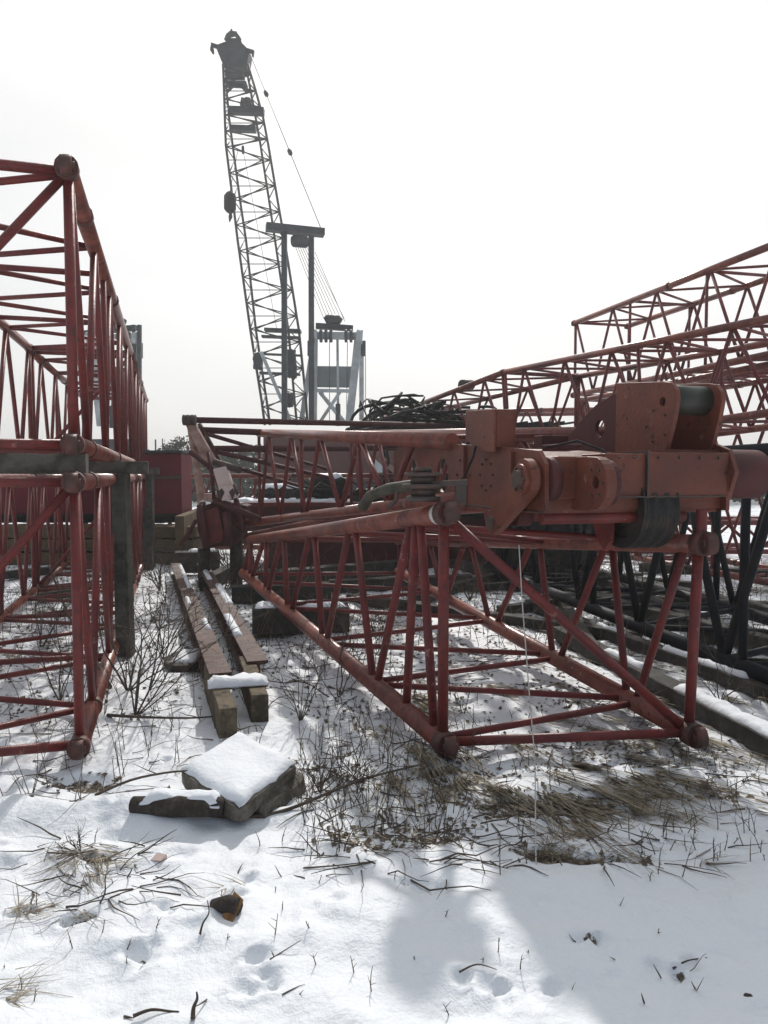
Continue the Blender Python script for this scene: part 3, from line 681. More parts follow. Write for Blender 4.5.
for (u0, v0, u1, v1, lab) in ((228, 737, 216, 690, 'square timber block with pale top at the near end of the left rusty beam'), (260, 722, 250, 682, 'square timber block with littered top at the near end of the right rusty beam')):
    p = G(u0, v0); q = G(u1, v1)
    timber('timber_block', (p.x, p.y, .075), (q.x - .03, q.y, .10), .11, .21, 'woodtan', lab, 'timber block', 'timber blocks at the ends of the rusty beams')
q = G(224, 693, .25)
tag(snow_slab(G(238, 682, .20), (1, .25, 0), (-.25, 1, 0), .20, .10, .04, 5).build('snow_heap', M['snow']), 'small heap of snow across the near ends of the two rusty beams', 'snow heap')
p = G(190, 575)
timber('timber_block', (p.x - .32, p.y + .3, .17), (p.x + .36, p.y + .5, .17), .3, .34, 'darkwood', 'black timber block across the far ends of the rusty beams, below the pale mast', 'timber block', snow=[(.3, .95, .7)])
p = G(296, 632)
timber('timber_block', (p.x - .46, p.y + .1, .11), (p.x + .52, p.y + .25, .11), .3, .26, 'darkwood', 'dark timber block with thick snow cap under the left bottom chord of the central section', 'timber block', snow=[(.02, .32, .9), (.40, .97, .9)])
# snowy plate
p = HG(188, 662)
sp_ = thing('metal_plate', 'flat eight sided plate covered with snow beside the left rusty beam', 'plate', p)
oc = [(p.x + .17 * math.cos(q) * 1.1, p.y + .34 * math.sin(q), p.z + .0) for q in [R(22 + 45 * k) for k in range(8)]]
MB().prism(oc, (0, 0, .05)).build('plate', M['darkwood'], sp_)
snow_slab((p.x, p.y, p.z + .045), (1, 0, 0), (0, 1, 0), .12, .22, .03, 3).build('snow_cover', M['snow'], sp_)

# concrete slab with snow
c = Vector((-.74, 3.64, 0)); zc = H(c.x, c.y)
axs = Vector((.70, -.71, 0)).normalized(); ays = Vector((.42, .91, 0)).normalized()
slab = thing('concrete_slab', 'tilted concrete slab under a thick white snow cap in front of the timber blocks', 'slab', (c.x, c.y + .08, zc))
tl = Vector((axs.x, axs.y, -.05)); tl2 = Vector((ays.x, ays.y, .06))
def quad_slab(cn, hz_, seed, m_):
    return rough_block(cn, tl, tl2, .27, .255, hz_, seed, .005, 8)
quad_slab((c.x, c.y + .12, zc + .11), .046, 3, 0).build('slab', M['conc'], slab)
sn = snow_slab((0, 0, 0), (1, 0, 0), (0, 1, 0), .262, .248, .024, 9)
sn.v = [tuple(Vector((c.x, c.y + .12, zc + .156)) + tl * v[0] + tl2 * v[1] + U * v[2]) for v in sn.v]
sn.build('snow_cover', M['snow'], slab)
tag(rough_block((c.x + .14, c.y + .12, zc + .02), axs, ays, .17, .20, .065, 8, .008, 7).build('concrete_block', M['conc']), 'broken concrete block half buried in snow beneath the tilted slab', 'block')
p = HG(180, 818)
lg_ = thing('log', 'short dark log with snow on top lying left of the tilted slab', 'log', p)
MB().path([(p.x - .24, p.y + .07, p.z + .03), (p.x - .05, p.y + .03, p.z + .04), (p.x + .12, p.y + .03, p.z + .045), (p.x + .20, p.y + .03, p.z + .04)], [.04, .048, .05, .04], 14).build('trunk', M['bark2'], lg_)
snow_slab((p.x, p.y + .05, p.z + .06), (1, -.1, 0), (.1, 1, 0), .19, .05, .04, 2).build('snow_cover', M['snow'], lg_)
# split log piece
p = HG(229, 915)
sl = thing('split_log', 'small split piece of log showing orange heartwood, alone on the foreground snow', 'wood chunk', p)
MB().path([(p.x - .07, p.y + .05, p.z + .012), (p.x - .01, p.y + .02, p.z + .028), (p.x + .035, p.y + .0, p.z + .03)], [.018, .034, .03], 9).build('bark', M['bark2'], sl)
MB().prism([(p.x - .005, p.y - .035, p.z + .0), (p.x + .022, p.y - .045, p.z - .0), (p.x + .052, p.y + .01, p.z + .05), (p.x + .03, p.y + .02, p.z + .062)], (-.018, .02, .004)).build('heartwood', M['heart'], sl)
p = HG(159, 862)
tag(MB().box((p.x, p.y, p.z + .012), (.025, -.012, .004), (.008, .016, .006), (.0, -.004, .012)).build('carton_scrap', M['paper']), 'tiny crumpled pale pink carton scrap in the snow beside the reed clump', 'litter')
for k, (u, v, r_, lab) in enumerate(((123, 833, .022, 'dark round clod on the snow beyond the reed clump at the left'), (552, 983, .020, 'dark clod near the bottom of the shaded snow, centre right'), (748, 998, .012, 'small dark pebble at the bottom right corner of the snow'))):
    p = HG(u, v); bm = bmesh.new(); bmesh.ops.create_icosphere(bm, subdivisions=2, radius=1)
    vs = []
    for vv in bm.verts:
        q = vv.co; nn = 1 + .5 * float(pn(np.array([q.x * 2 + k * 7]), np.array([q.y * 2 + q.z * 3]))[0]); vs.append(p + Vector((q.x * r_ * 1.3, q.y * r_, q.z * r_ * .8 + r_ * .4)) * 1 + q * r_ * (nn - 1))
    mb = MB(); mb.add(vs, [tuple(x.index for x in f.verts) for f in bm.faces], False); bm.free()
    tag(mb.build('stone', M['stone']), lab, 'stone')

# long dark beams on the ground, right
def gb(u0, v0, u1, v1, wd, h, label, m='darkwood', snow=None):
    a = G(u0, v0); b = G(u1, v1)
    return timber('ground_beam', (a.x, a.y, h / 2 - .02), (b.x, b.y, h / 2 - .02), wd, h, m, label, 'beam', 'dark beams lying on the snow at the right', snow=snow or False)
gb(800, 766, 560, 636, .16, .12, 'thick black snow topped beam, nearest at the right edge', snow=[(.0, .36, .8), (.5, .7, .5)])
gb(785, 655, 430, 560, .16, .15, 'long dark beam on the snow crossing behind the black posts at the right')
gb(790, 705, 530, 606, .13, .10, 'long slanting dark board with snow streaks between black section and nearest beam', snow=[(.1, .35, .6), (.5, .62, .5)])
gb(800, 622, 590, 574, .16, .12, 'long slanting dark board beyond the black section at the right')
gb(640, 640, 350, 600, .14, .10, 'thin dark board lying crosswise inside the central section')
gb(768, 610, 560, 600, .18, .12, 'dark board on the sunlit snow beyond the black section')
gb(700, 628, 600, 582, .16, .13, 'dark beam end on lying between two black posts')
gb(768, 640, 690, 640, .16, .12, 'short dark board at the right edge under the black section')
gb(560, 560, 440, 556, .2, .14, 'dark board lying far back beneath the boom tip')
gb(30, 808, -40, 812, .12, .06, 'dark plank end poking from the snow at the left edge', snow=None)

for k, (u0, v0, u1, v1, wd, h, lb) in enumerate(((232, 600, 330, 596, .22, .2, 'dark board across the snow behind the snow capped block'), (330, 590, 470, 584, .2, .16, 'dark board lying under the rear of the central section'),
    (262, 585, 400, 572, .25, .22, 'dark baulk in shade just before the red deck'), (420, 600, 520, 572, .14, .12, 'dark slanting board right of the central bottom chord'), (470, 590, 640, 578, .14, .10, 'thin dark board among the black posts'),
    (500, 612, 610, 596, .12, .09, 'thin dark board nearer than the others below the boom tip'), (560, 575, 700, 590, .16, .12, 'dark board slanting under the sheaves'), (590, 650, 560, 600, .12, .1, 'short dark board pointing away between the red posts'),
    (205, 590, 250, 566, .16, .2, 'dark beam end beside the rusty pair of beams'), (640, 570, 768, 578, .2, .14, 'long dark board far back at the right'), (40, 600, 100, 590, .12, .1, 'dark board inside the left rack'), (-20, 580, 60, 572, .14, .12, 'dark board far back inside the left rack'))):
    gb(u0, v0, u1, v1, wd, h, lb)
# ------------------------------------------------------------------ centre background: low red machine deck with clutter, pale mast
deck = thing('machine_deck', 'long dark red machine deck cluttered with snowy black parts behind the central lattices', 'machine deck', (-2.6, 13, 0))
z_t = P(300, 502, 13.2).z
MB().bbox(P(238, 0, 13.2).x, P(560, 0, 13.2).x, 13.0, 14.8, .62, z_t).build('frame', M['dullred'], deck, bevel=.02)
MB().bbox(P(262, 0, 13.2).x, P(545, 0, 13.2).x, 13.15, 14.6, -.05, .615).build('undercarriage', M['dullred'], deck, bevel=.02)
MB().bbox(P(236, 0, 13.2).x, P(562, 0, 13.2).x, 12.94, 12.99, z_t - .07, z_t).build('edge_rail', M['brace'], deck)
snow_slab((-1.7, 13.5, z_t - .002), (1, 0, 0), (0, 1, 0), .9, .35, .05, 4).build('snow_cover', M['snow'], deck)
for k, (u0, u1, v0) in enumerate(((250, 300, 488), (305, 345, 478), (350, 395, 490), (400, 470, 484))):
    zt = P(300, v0, 13.6).z; x0, x1 = P(u0, 0, 13.6).x, P(u1, 0, 13.6).x
    rough_block(((x0 + x1) / 2, 13.9, (z_t + zt) / 2 + .0), (1, .1, 0), (-.1, 1, 0), (x1 - x0) / 2, .35, (zt - z_t) / 2, k * 5, .05, 6).build('machinery', M['black'], deck)
    if k != 2: snow_slab(((x0 + x1) / 2, 13.85, zt - .01), (1, .1, 0), (-.1, 1, 0), (x1 - x0) / 2 * .8, .25, .07, k + 11).build('snow_cover', M['snow'], deck)
for k in range(12):
    x0 = random.uniform(-2.2, 1.0)
    MB().path([(x0, 13.2, z_t + .03), (x0 + .3, 13.3, z_t + random.uniform(.1, .5)), (x0 + .7, 13.4, z_t + random.uniform(.0, .3)), (x0 + .9, 13.6, z_t + .05)], .02, 6).build('hose', M['black'], deck)
MB().box(P(405, 478, 13.5), (.30, 0, -.22), (0, .05, 0), (.03, 0, .04)).build('pale_strut', M['pink'], deck)
MB().box(P(370, 448, 13.5), (.26, 0, -.26), (0, .05, 0), (.05, 0, .05)).build('pale_strut', M['pink'], deck)
MB().tube((P(322, 0, 12.9).x + 0, 12.93, .45), (P(322, 0, 12.9).x, 12.93, .72), .1, 12).build('tank', M['crdark'], deck)

mast = thing('pale_mast', 'worn pale pink steel mast with pulley head, leaning over a red bracket', 'mast', P(205, 545, 10.5))
Yh = 10.6
hd = P(189, 421, Yh)
MB().prism([P(185, 424, Yh), P(193, 421, Yh), P(217, 463, Yh), P(206, 467, Yh)], (0, .12, 0)).build('upper_arm', M['pink'], mast, bevel=.01)
MB().prism([P(197, 424, Yh + .3), P(200, 423, Yh + .3), P(222, 462, Yh + .3), P(216, 465, Yh + .3)], (0, .1, 0)).build('upper_arm', M['rust'], mast)
MB().prism([P(213, 469, Yh - .2), P(226, 466, Yh - .2), P(237, 498, Yh - .2), P(222, 501, Yh - .2)], (0, .12, 0)).build('flange_plate', M['palest'], mast, bevel=.005)
MB().path([P(190, 426, Yh + .1), P(195, 455, Yh + .1), P(201, 495, Yh + .1), P(203, 528, Yh + .1)], [.045, .055, .06, .06], 12).build('pale_leg', M['pink'], mast)
for u in (185, 189.5, 194): MB().tube(P(u - 1.8, 420, Yh - .05), P(u + 1.8, 420, Yh - .05), .075, 16).build('pulley', M['steel'], mast)
rb_ = MB(); rb_.prism([P(196, 508, Yh), P(222, 500, Yh), P(246, 506, Yh), P(244, 530, Yh), P(236, 545, Yh), P(203, 548, Yh), P(197, 530, Yh)], (0, .5, 0)); rb_.build('red_bracket', M['dullred'], mast, bevel=.02)
MB().prism([P(203, 512, Yh - .1), P(218, 506, Yh - .1), P(224, 540, Yh - .1), P(207, 546, Yh - .1)], (0, .08, 0)).build('red_bracket', M['brace'], mast, bevel=.01)
snow_slab(P(218, 501, Yh + .2), (1, 0, 0), (0, 1, 0), .22, .18, .05, 6).build('snow_cover', M['snow'], mast)
for u in (222, 233): MB().path([P(u, 500, Yh - .15), P(u, 492, Yh - .15), P(u + 1, 484, Yh - .15)], [.05, .07, .03], 8).build('bolt', M['steel'], mast)
MB().tube(P(214, 462, Yh - .1), P(240, 470, Yh - .2), .05, 10).build('shackle', M['steel'], mast)
MB().tube(P(204, 548, Yh + .2), Vector((P(204, 548, Yh + .2).x, Yh + .2, -.05)), .09, 10).build('foot', M['darkwood'], mast)
MB().tube(P(236, 540, Yh + .2), Vector((P(236, 548, Yh + .2).x, Yh + .2, -.05)), .09, 10).build('foot', M['darkwood'], mast)
for (u0, v0, u1, v1, y0, y1, r_) in ((194, 420, 560, 428, 10.7, 15, .045), (197, 430, 420, 438, 10.9, 14, .05), (207, 434, 330, 470, 10.8, 13, .03), (214, 449, 400, 448, 10.8, 13.5, .05), (218, 452, 330, 478, 10.7, 12.6, .035), (216, 462, 300, 486, 10.6, 12.6, .03)):
    MB().tube(P(u0, v0, y0), P(u1, v1, y1), r_, 10).build('strut', M['dullred'], mast)
MB().tube(P(204, 545, 10.8), P(430, 498, 12.2), .05, 10).build('strut', M['chord'], mast)
MB().tube(P(212, 528, 10.8), P(440, 498, 9.6), .06, 12).build('strut', M['chord'], mast)

for (u0, v0, u1, v1, r_) in ((200, 505, 206, 548, .05), (236, 500, 243, 532, .04), (190, 452, 212, 470, .035), (208, 452, 214, 500, .025), (214, 500, 260, 520, .05), (226, 512, 228, 545, .06), (196, 520, 180, 545, .03)):
    MB().path([P(u0, v0, Yh - .12), P((u0 + u1) / 2 + 1, (v0 + v1) / 2, Yh - .16), P(u1, v1, Yh - .12)], r_, 8).build('bracket_rod', M['dullred'], mast)
MB().beam(P(205, 497, Yh - .05), P(222, 497, Yh - .05), .14, .1).build('pale_cap', M['pink'], mast)

# ------------------------------------------------------------------ left background: red box on tan timbers
xr = P(175, 0, 14.5).x
bx_ = thing('storage_box', 'dark red steel storage box on tan timbers behind the left rack', 'storage box', (xr - 2, 14.5, .8))
zb, zt = P(0, 517, 14.5).z, P(0, 453, 14.5).z
MB().bbox(xr - 4.2, xr, 14.5, 15.3, zb, zt).build('body', M['boxred'], bx_, bevel=.02)
MB().bbox(xr - 4.22, xr + .02, 14.46, 14.499, zt - .50, zt - .44).build('side_rail', M['steel'], bx_)
MB().bbox(xr - 4.2, xr + .0, 14.46, 14.499, zb, zb + .06).build('bottom_rail', M['black'], bx_)
MB().bbox(xr - 4.25, xr + .04, 14.44, 15.34, zt, zt + .05).build('lid', M['crdark'], bx_)
for k in range(3):
    zz = [.09, .33, .56][k]
    timber('crane_mat', (xr - 4.3, 13.9 + .05 * k, zz), (xr + .45 + [.1, .0, .06][k], 13.9 + .05 * k, zz), .8, .2, 'mat', ['tan timber mat at the bottom of the stack below the red box', 'tan timber mat in the middle of the stack below the red box', 'tan timber mat at the top of the stack below the red box'][k], 'timber mat', 'tan timber mats stacked under the red box', snow=[(.2, .98, .25)] if k < 2 else False)
timber('steel_channel', (xr - 4.2, 14.9, .73), (xr + .1, 14.9, .73), .7, .12, 'black', 'black bearer between the red box and the tan timber mats', 'bearer')
timber('crane_mat', (xr + .28, 13.3, .62), (xr - .10, 17.0, .66), .16, .5, 'mat', 'tan timber beam running away beside the red box, left of the pale mast', 'timber mat')
timber('leaning_plank', P(148, 575, 12.6), P(148, 508, 13.2), .16, .06, 'darkwood', 'dark plank leaning against the tan timber mats behind the far post', 'plank', up=(0, 1, 0))

# ------------------------------------------------------------------ far standing crane
YC = 32.0
crane = thing('lattice_crane', 'tall standing lattice crane with grey gantry and dark mast, far behind', 'crane', P(315, 475, YC) - Vector((0, 0, 1.6)))
# machine house and tracks
MB().bbox(P(262, 0, YC).x, P(452, 0, YC).x, 31.4, 35.5, 1.25, P(0, 436, 31.4).z).build('machine_house', M['dullred'], crane, bevel=.05)
for yy in (31.0, 34.9):
    MB().path([(P(262, 0, 31).x, yy, .55), (P(262, 0, 31).x + .25, yy, 1.05), (P(450, 0, 31).x - .25, yy, 1.05), (P(450, 0, 31).x, yy, .55), (P(450, 0, 31).x - .25, yy, .05), (P(262, 0, 31).x + .25, yy, .05), (P(262, 0, 31).x, yy, .55)], .18, 8).build('track', M['black'], crane)
MB().bbox(P(280, 0, 31).x, P(430, 0, 31).x, 31.5, 35.2, .3, 1.24).build('undercarriage', M['crdark'], crane)
MB().bbox(P(372, 0, 31.2).x, P(384, 0, 31.2).x, 31.3, 31.39, 1.7, 3.2).build('door', M['crgrey'], crane)
# boom: chords as measured
def PB(u, v): return P(u, v, YC + (420 - v) * .010)
prof = {  # v : (L1, L2, R2, R1)
    425: (264.8, 270, 297, 307.5), 400: (261.5, 266.5, 294.5, 306), 331: (250.5, 256, 288.5, 299), 240: (237.6, 246, 275, 284.5), 200: (232.8, 240, 269, 277.5), 145: (225.8, 232.6, 260.5, 268.3), 117: (224.8, 229, 255.5, 263), 90: (224, 226.5, 250.5, 255.5), 64: (223, 226, 245.5, 248)}
vs_ = sorted(prof)
def chord_pt(i, v):
    for a, b in zip(vs_[:-1], vs_[1:]):
        if a <= v <= b:
            t = (v - a) / (b - a); u = prof[a][i] * (1 - t) + prof[b][i] * t; break
    dep = [0, 1.5, 1.5, 0][i] * (1 if v > 120 else .4 + .6 * (v - 64) / 56)
    q = PB(u, v); k = (q.y + dep) / q.y
    return Vector((q.x * k, q.y + dep, CH + (q.z - CH) * k))
chords = []
bmb = MB()
for i in range(4): bmb.path([chord_pt(i, v) for v in vs_], .055, 8)
boom = bmb.build('boom', M['crboom'], crane)
levels = []
v = 420.0
while v > 66: levels.append(v); v -= 13 if v > 150 else 8
nb = 0; rest = MB()
for k in range(len(levels) - 1):
    va, vb = levels[k], levels[k + 1]
    for (a, b) in ((0, 3), (0, 1), (2, 3), (1, 2)):
        s = k % 2
        if nb < 96:
            MB().tube(chord_pt(a if s else b, va), chord_pt(b if s else a, vb), .028, 6).build('lacing', M['crboom'], boom); nb += 1
        else: rest.tube(chord_pt(a if s else b, va), chord_pt(b if s else a, vb), .028, 6)
o = rest.build('far_lacing', M['crboom'], boom); o['kind'] = 'stuff'
for k in range(0, len(levels), 2):
    for (a, b) in ((0, 3), (1, 2)): MB().tube(chord_pt(a, levels[k]), chord_pt(b, levels[k]), .02, 6).build('cross_bar', M['crboom'], boom)
# platforms in the boom
def hbar(v, u0, u1, h, dep=.3, nm='platform'):
    a = PB(u0, v); b = PB(u1, v + (u1 - u0) * .04); MB().beam(a, b, dep, h).build(nm, M['crdark'], boom)
hbar(110.5, 229, 264, .28, .35); hbar(128.5, 230, 256, .22, .35); hbar(84, 226, 247, .10, .5); hbar(76, 226, 244, .10, .5); hbar(330, 265, 301, .12, .5); hbar(336.5, 262, 300, .08, .4); hbar(373, 260, 300, .08, .4)
hbar(354, 260, 301, .06, .3)
MB().path([PB(227, 92), PB(233, 86), PB(241, 86), PB(247, 92)], .07, 6).build('platform', M['crdark'], boom)
rough_block(PB(246, 105), (1, 0, 0), (0, 1, 0), .22, .2, .28, 2, .05, 4).build('winch', M['crdark'], boom)
rough_block(PB(258, 361), (1, 0, 0), (0, 1, 0), .18, .2, .35, 2, .05, 4).build('winch', M['crdark'], boom)
rough_block(PB(292, 364), (1, 0, 0), (0, 1, 0), .16, .2, .6, 5, .06, 4).build('winch', M['crdark'], boom)
rough_block(PB(290, 400), (1, 0, 0), (0, 1, 0), .14, .2, .3, 7, .03, 4).build('winch', M['crdark'], boom)
# head
hp = [(224, 66), (217, 50), (216, 45), (224, 42), (227, 41), (229, 38), (240, 38), (242, 43), (249, 50), (248, 58), (246.5, 66)]
MB().prism([PB(u, v) for u, v in hp], (0, .8, 0)).build('boom_head', M['crdark'], crane)
MB().path([PB(226, 40), PB(228, 36), PB(231, 34), PB(236, 34), PB(240, 40)], [.10, .12, .14, .12, .08], 8).build('head_sheaves', M['crdark'], crane)
MB().path([PB(231.2, 34), PB(231.5, 29)], [.12, .03], 6).build('head_pin', M['crdark'], crane)
MB().path([PB(218, 47), PB(212, 45), PB(212, 50), PB(213.5, 54)], [.10, .12, .1, .04], 6).build('side_arm', M['crdark'], crane)
MB().path([PB(246, 50), PB(253, 52), PB(253, 57)], [.10, .10, .04], 6).build('side_arm', M['crdark'], crane)
# hook block
hb = MB(); hb.path([PB(229, 193), PB(230, 196), PB(230, 209), PB(229.5, 212)], [.15, .27, .27, .15], 10); hb.build('hook_block', M['black'], crane)
MB().path([PB(228, 210), PB(230.5, 212), PB(230.5, 217), PB(229.5, 222)], [.06, .06, .09, .02], 6).build('hook', M['steel'], crane)
MB().tube(PB(238, 150), PB(229.5, 194), .012, 5).build('hoist_rope', M['cable'], crane)
# dark mast
for (u, v0) in ((284.5, 233), (311.5, 236)):
    MB().beam(P(u, 424, YC - .6), P(u - .2, v0, YC - .6), .22, .22, (0, 1, 0)).build('mast_leg', M['crdark'], crane)
MB().beam(P(266, 227, YC - .9), P(324, 233, YC - .3), .45, .28).build('mast_crosshead', M['crdark'], crane)
MB().path([P(291, 241, YC - .6), P(293, 241, YC - .6), P(306, 242, YC - .6), P(309, 242, YC - .6)], [.15, .24, .24, .15], 10).build('mast_sheaves', M['crdark'], crane)
# gantry
gz = lambda u, v, y=YC: P(u, v, y)
def build_gantry(root, T, mg='crgrey'):
    MB().beam(T(313, 424), T(314, 336), .32, .22, (0, 1, 0)).build('gantry_leg', M[mg], root)
    MB().beam(T(349, 424), T(358.5, 336), .32, .22, (0, 1, 0)).build('gantry_leg', M[mg], root)
    MB().beam(T(361.5, 420, 1), T(361.5, 345, 1), .2, .12, (0, 1, 0)).build('gantry_leg', M[mg], root)
    MB().path([T(313, 336, -.4), T(317, 336, -.4), T(317.5, 335.5, -.4), T(356, 336, -.4), T(356.5, 336.5, -.4), T(362.5, 337, -.4)], [.27, .27, .16, .16, .30, .30], 14).build('gantry_top', M[mg], root)
    for u in (321, 326, 331, 346, 351):
        MB().tube(T(u - 1.3, 336, -.42), T(u + 1.3, 336, -.42), .27, 16).build('gantry_sheave', M['crdark'], root)
    MB().beam(T(316, 326), T(353, 328.5), .3, .22).build('winch_frame', M['crdark'], root)
    MB().path([T(325, 321), T(327, 320), T(338, 320), T(341, 322)], [.15, .22, .22, .15], 10).build('winch_drum', M['crdark'], root)
    MB().prism([T(316, 366), T(356, 366.5), T(352.5, 387.5), T(316, 387)], (0, .1, 0)).build('gantry_panel', M['panelgrey'], root)
    MB().beam(T(316, 390.5), T(351.5, 391), .15, .14).build('gantry_rail', M[mg], root)
    MB().tube(T(337.5, 339), T(338, 404), .055, 8).build('rod', M[mg], root)
    MB().tube(T(338, 404), T(338, 426), .11, 10).build('cylinder', M['crdark'], root)
    MB().tube(T(340, 392), T(320, 422), .07, 8).build('gantry_brace', M[mg], root)
    MB().tube(T(320, 392), T(344, 422), .09, 8).build('gantry_brace', M[mg], root)
    for u in (310, 363.3): MB().beam(T(u, 341), T(u, 356), .2, .2, (0, 1, 0)).build('side_box', M['crdark'], root)
    MB().tube(T(329.5, 338), T(329.5, 422), .015, 5).build('wire', M['cable'], root)
    MB().tube(T(347.5, 342), T(346.5, 420), .015, 5).build('wire', M['cable'], root)
    MB().tube(T(365.5, 356), T(365.5, 415), .015, 5).build('wire', M['cable'], root)
build_gantry(crane, lambda u, v, e=0: P(u, v, YC + e))
MB().beam(gz(261, 352), gz(291, 422), .14, .14, (0, 1, 0)).build('stay_strut', M['crgrey'], crane)
MB().beam(gz(313, 345, YC), gz(301, 424, YC + .5), .2, .14, (0, 1, 0)).build('stay_strut', M['crgrey'], crane)
# ropes
for k in range(7):
    u0 = 294 + k * 2.2; u1 = 324 + k * 3.4
    MB().tube(gz(u0, 243, YC - .6), gz(u1, 319, YC + .2), .011, 5).build('luffing_rope', M['cable'], crane)
MB().tube(gz(315, 252, YC - .6), gz(345, 322, YC + .2), .011, 5).build('luffing_rope', M['cable'], crane)
a, b = PB(250, 54), gz(322, 231, YC - .3)
MB().tube(a, b, .016, 6).build('pendant', M['cable'], crane)
for t in (.243, .58): q = a.lerp(b, t); d = (b - a).normalized(); MB().path([q - d * .22, q - d * .1, q + d * .1, q + d * .22], [.02, .10, .10, .02], 6).build('pendant_link', M['crdark'], crane)
MB().tube(PB(243, 150), PB(277, 330), .010, 5).build('hoist_rope', M['cable'], crane)
rough_block(PB(243, 150), (1, 0, 0), (0, 1, 0), .06, .06, .18, 3, .01, 3).build('pendant_link', M['crdark'], crane)

# second, farther gantry behind the left rack
g2 = thing('crane_gantry', 'distant grey crane gantry with dark winches seen through the left rack', 'crane gantry', P(112, 475, 34) - Vector((0, 0, 1.6)))
T2 = lambda u, v, e=0: P(338 - (u - 338) * 1.0 - 338 + 112, v + 2, 34 + e)
build_gantry(g2, T2)
MB().bbox(P(70, 0, 34).x, P(128, 0, 34).x, 33.5, 35, .4, 3.2).build('machine_house', M['crdark'], g2, bevel=.05)
MB().bbox(P(65, 0, 34).x, P(133, 0, 34).x, 33.2, 35.3, -.1, .39).build('track', M['black'], g2)
MB().beam(P(76, 334, 34), P(138, 328, 34), .25, .2).build('winch_frame', M['crdark'], g2)
for u in (134, 139.5): MB().beam(P(u, 424, 33.6), P(u, 325, 33.6), .16, .16, (0, 1, 0)).build('mast_leg', M['crdark'], g2)

# ------------------------------------------------------------------ far shed and trees
sh = thing('shed', 'low blue grey shed with a snowy roof far off at the left edge', 'shed', P(15, 475, 40) - Vector((0, 0, 1.6)))
x0, x1 = P(-40, 0, 40).x, P(34, 0, 40).x
MB().bbox(x0, x1, 40, 45, -.3, .35).build('wall', M['shed'], sh)
MB().prism([(x0 - .2, 39.7, .35), (x1 + .2, 39.7, .35), (x1 - 1.4, 42.5, 1.35), (x0 - .2, 42.5, 1.35)], (0, 0, .12)).build('roof', M['snow'], sh)
sh2 = thing('shed', 'tiny pale blue hut on the horizon between the red box and the pale mast', 'shed', P(186, 475, 60) - Vector((0, 0, 1.6)))
MB().bbox(P(181, 0, 60).x, P(194, 0, 60).x, 60, 62, -.3, 1.0).build('wall', M['crgrey'], sh2)
MB().bbox(P(181, 0, 60).x - .1, P(194, 0, 60).x + .1, 59.9, 62.1, 1.0, 1.15).build('roof', M['snow'], sh2)
def tree(x, y, h, wd, label, m='ever', n=900, bare=False):
    t = thing('tree' if not bare else 'bare_tree', label, 'tree', (x, y, -.2), 0, 'trees along the horizon')
    MB().path([(x, y, -.2), (x + .05, y, h * .4), (x, y, h * .9)], [h * .035, h * .025, h * .006], 7).build('trunk', M['bark2'], t)
    lm = MB()
    for k in range(12 if not bare else 40):
        a = random.uniform(0, 6.28); z_ = h * random.uniform(.2, .8); r_ = wd * random.uniform(.5, 1) * (1.1 - z_ / h)
        s = Vector((x, y, z_)); e_ = s + Vector((math.cos(a) * r_, math.sin(a) * r_, h * random.uniform(.08, .25)))
        lm.path([s, s.lerp(e_, .5) + Vector((0, 0, .1)), e_], [h * .012, h * .007, h * .002], 4)
        if bare:
            for j in range(4):
                q = s.lerp(e_, random.uniform(.4, 1)); lm.path([q, q + Vector((random.uniform(-.4, .4), random.uniform(-.4, .4), random.uniform(.1, .6))) * h * .2], [h * .004, h * .0015], 3)
    lm.build('limbs', M['bark2'], t)
    if not bare:
        cm = MB(); cl = [(random.uniform(-1, 1), random.uniform(-1, 1), random.uniform(.15, 1)) for _ in range(16)]
        for k in range(n):
            c = random.choice(cl); rr = (1.12 - c[2]) * .9 + .15
            p = Vector((x + c[0] * wd * rr + random.gauss(0, .13) * wd, y + c[1] * wd * rr + random.gauss(0, .13) * wd, h * c[2] + random.gauss(0, .06) * h))
            p.z = max(.1, p.z); s = random.uniform(.08, .20) * (h / 4)
            d1 = Vector((random.gauss(0, 1), random.gauss(0, 1), random.gauss(0, 1))).normalized() * s; d2 = Vector((random.gauss(0, 1), random.gauss(0, 1), random.gauss(0, 1))).normalized() * s * .6
            cm.add([p - d1, p - d2, p + d1, p + d2], [(0, 1, 2, 3)], False)
        cm.build('crown', M[m], t, fix=False)
specs = [(172, 50, 3.4, 1.2), (183, 46, 3.6, 1.3), (192, 55, 2.6, 1.6), (158, 60, 2.6, 2), (232, 60, 2.7, 1.6), (248, 64, 2.5, 2), (214, 70, 2.8, 2), (10, 70, 3.4, 2.4), (60, 75, 3.0, 2.6), (100, 72, 2.8, 2.6), (470, 60, 2.8, 2.4), (520, 70, 3.4, 2.8), (565, 66, 3.2, 2.4), (610, 75, 3.6, 3), (660, 70, 3.4, 2.8), (705, 62, 3.0, 2.6), (760, 72, 3.6, 3), (425, 78, 3.0, 2.6), (350, 85, 3.4, 3), (300, 90, 3.2, 3), (140, 90, 3.4, 3)]
tl_ = ['bushy grey green tree just right of the red box', 'tallest bushy tree between red box and pale mast', 'low round bush at the foot of the pale mast', 'low tree peeping over the red box', 'low tree right of the pale mast head', 'wide low tree behind the lacing beside the mast', 'dark tree behind the pale mast', 'dark tree behind the left edge shed', 'dark tree seen low through the left rack', 'low tree behind the far grey gantry', 'tree on the horizon beneath the hose heap', 'tree on the horizon beyond the upright bracket', 'tree on the horizon beyond the tapered boom', 'tree on the horizon behind the gusset plate', 'tree on the horizon behind the bracket roller', 'tree on the horizon right of the roller', 'tree on the horizon at the right edge', 'tree on the horizon right of the crane house', 'tree hidden low behind the crane house right side', 'tree low behind the crane boom foot', 'low tree behind the far end of the left rack']
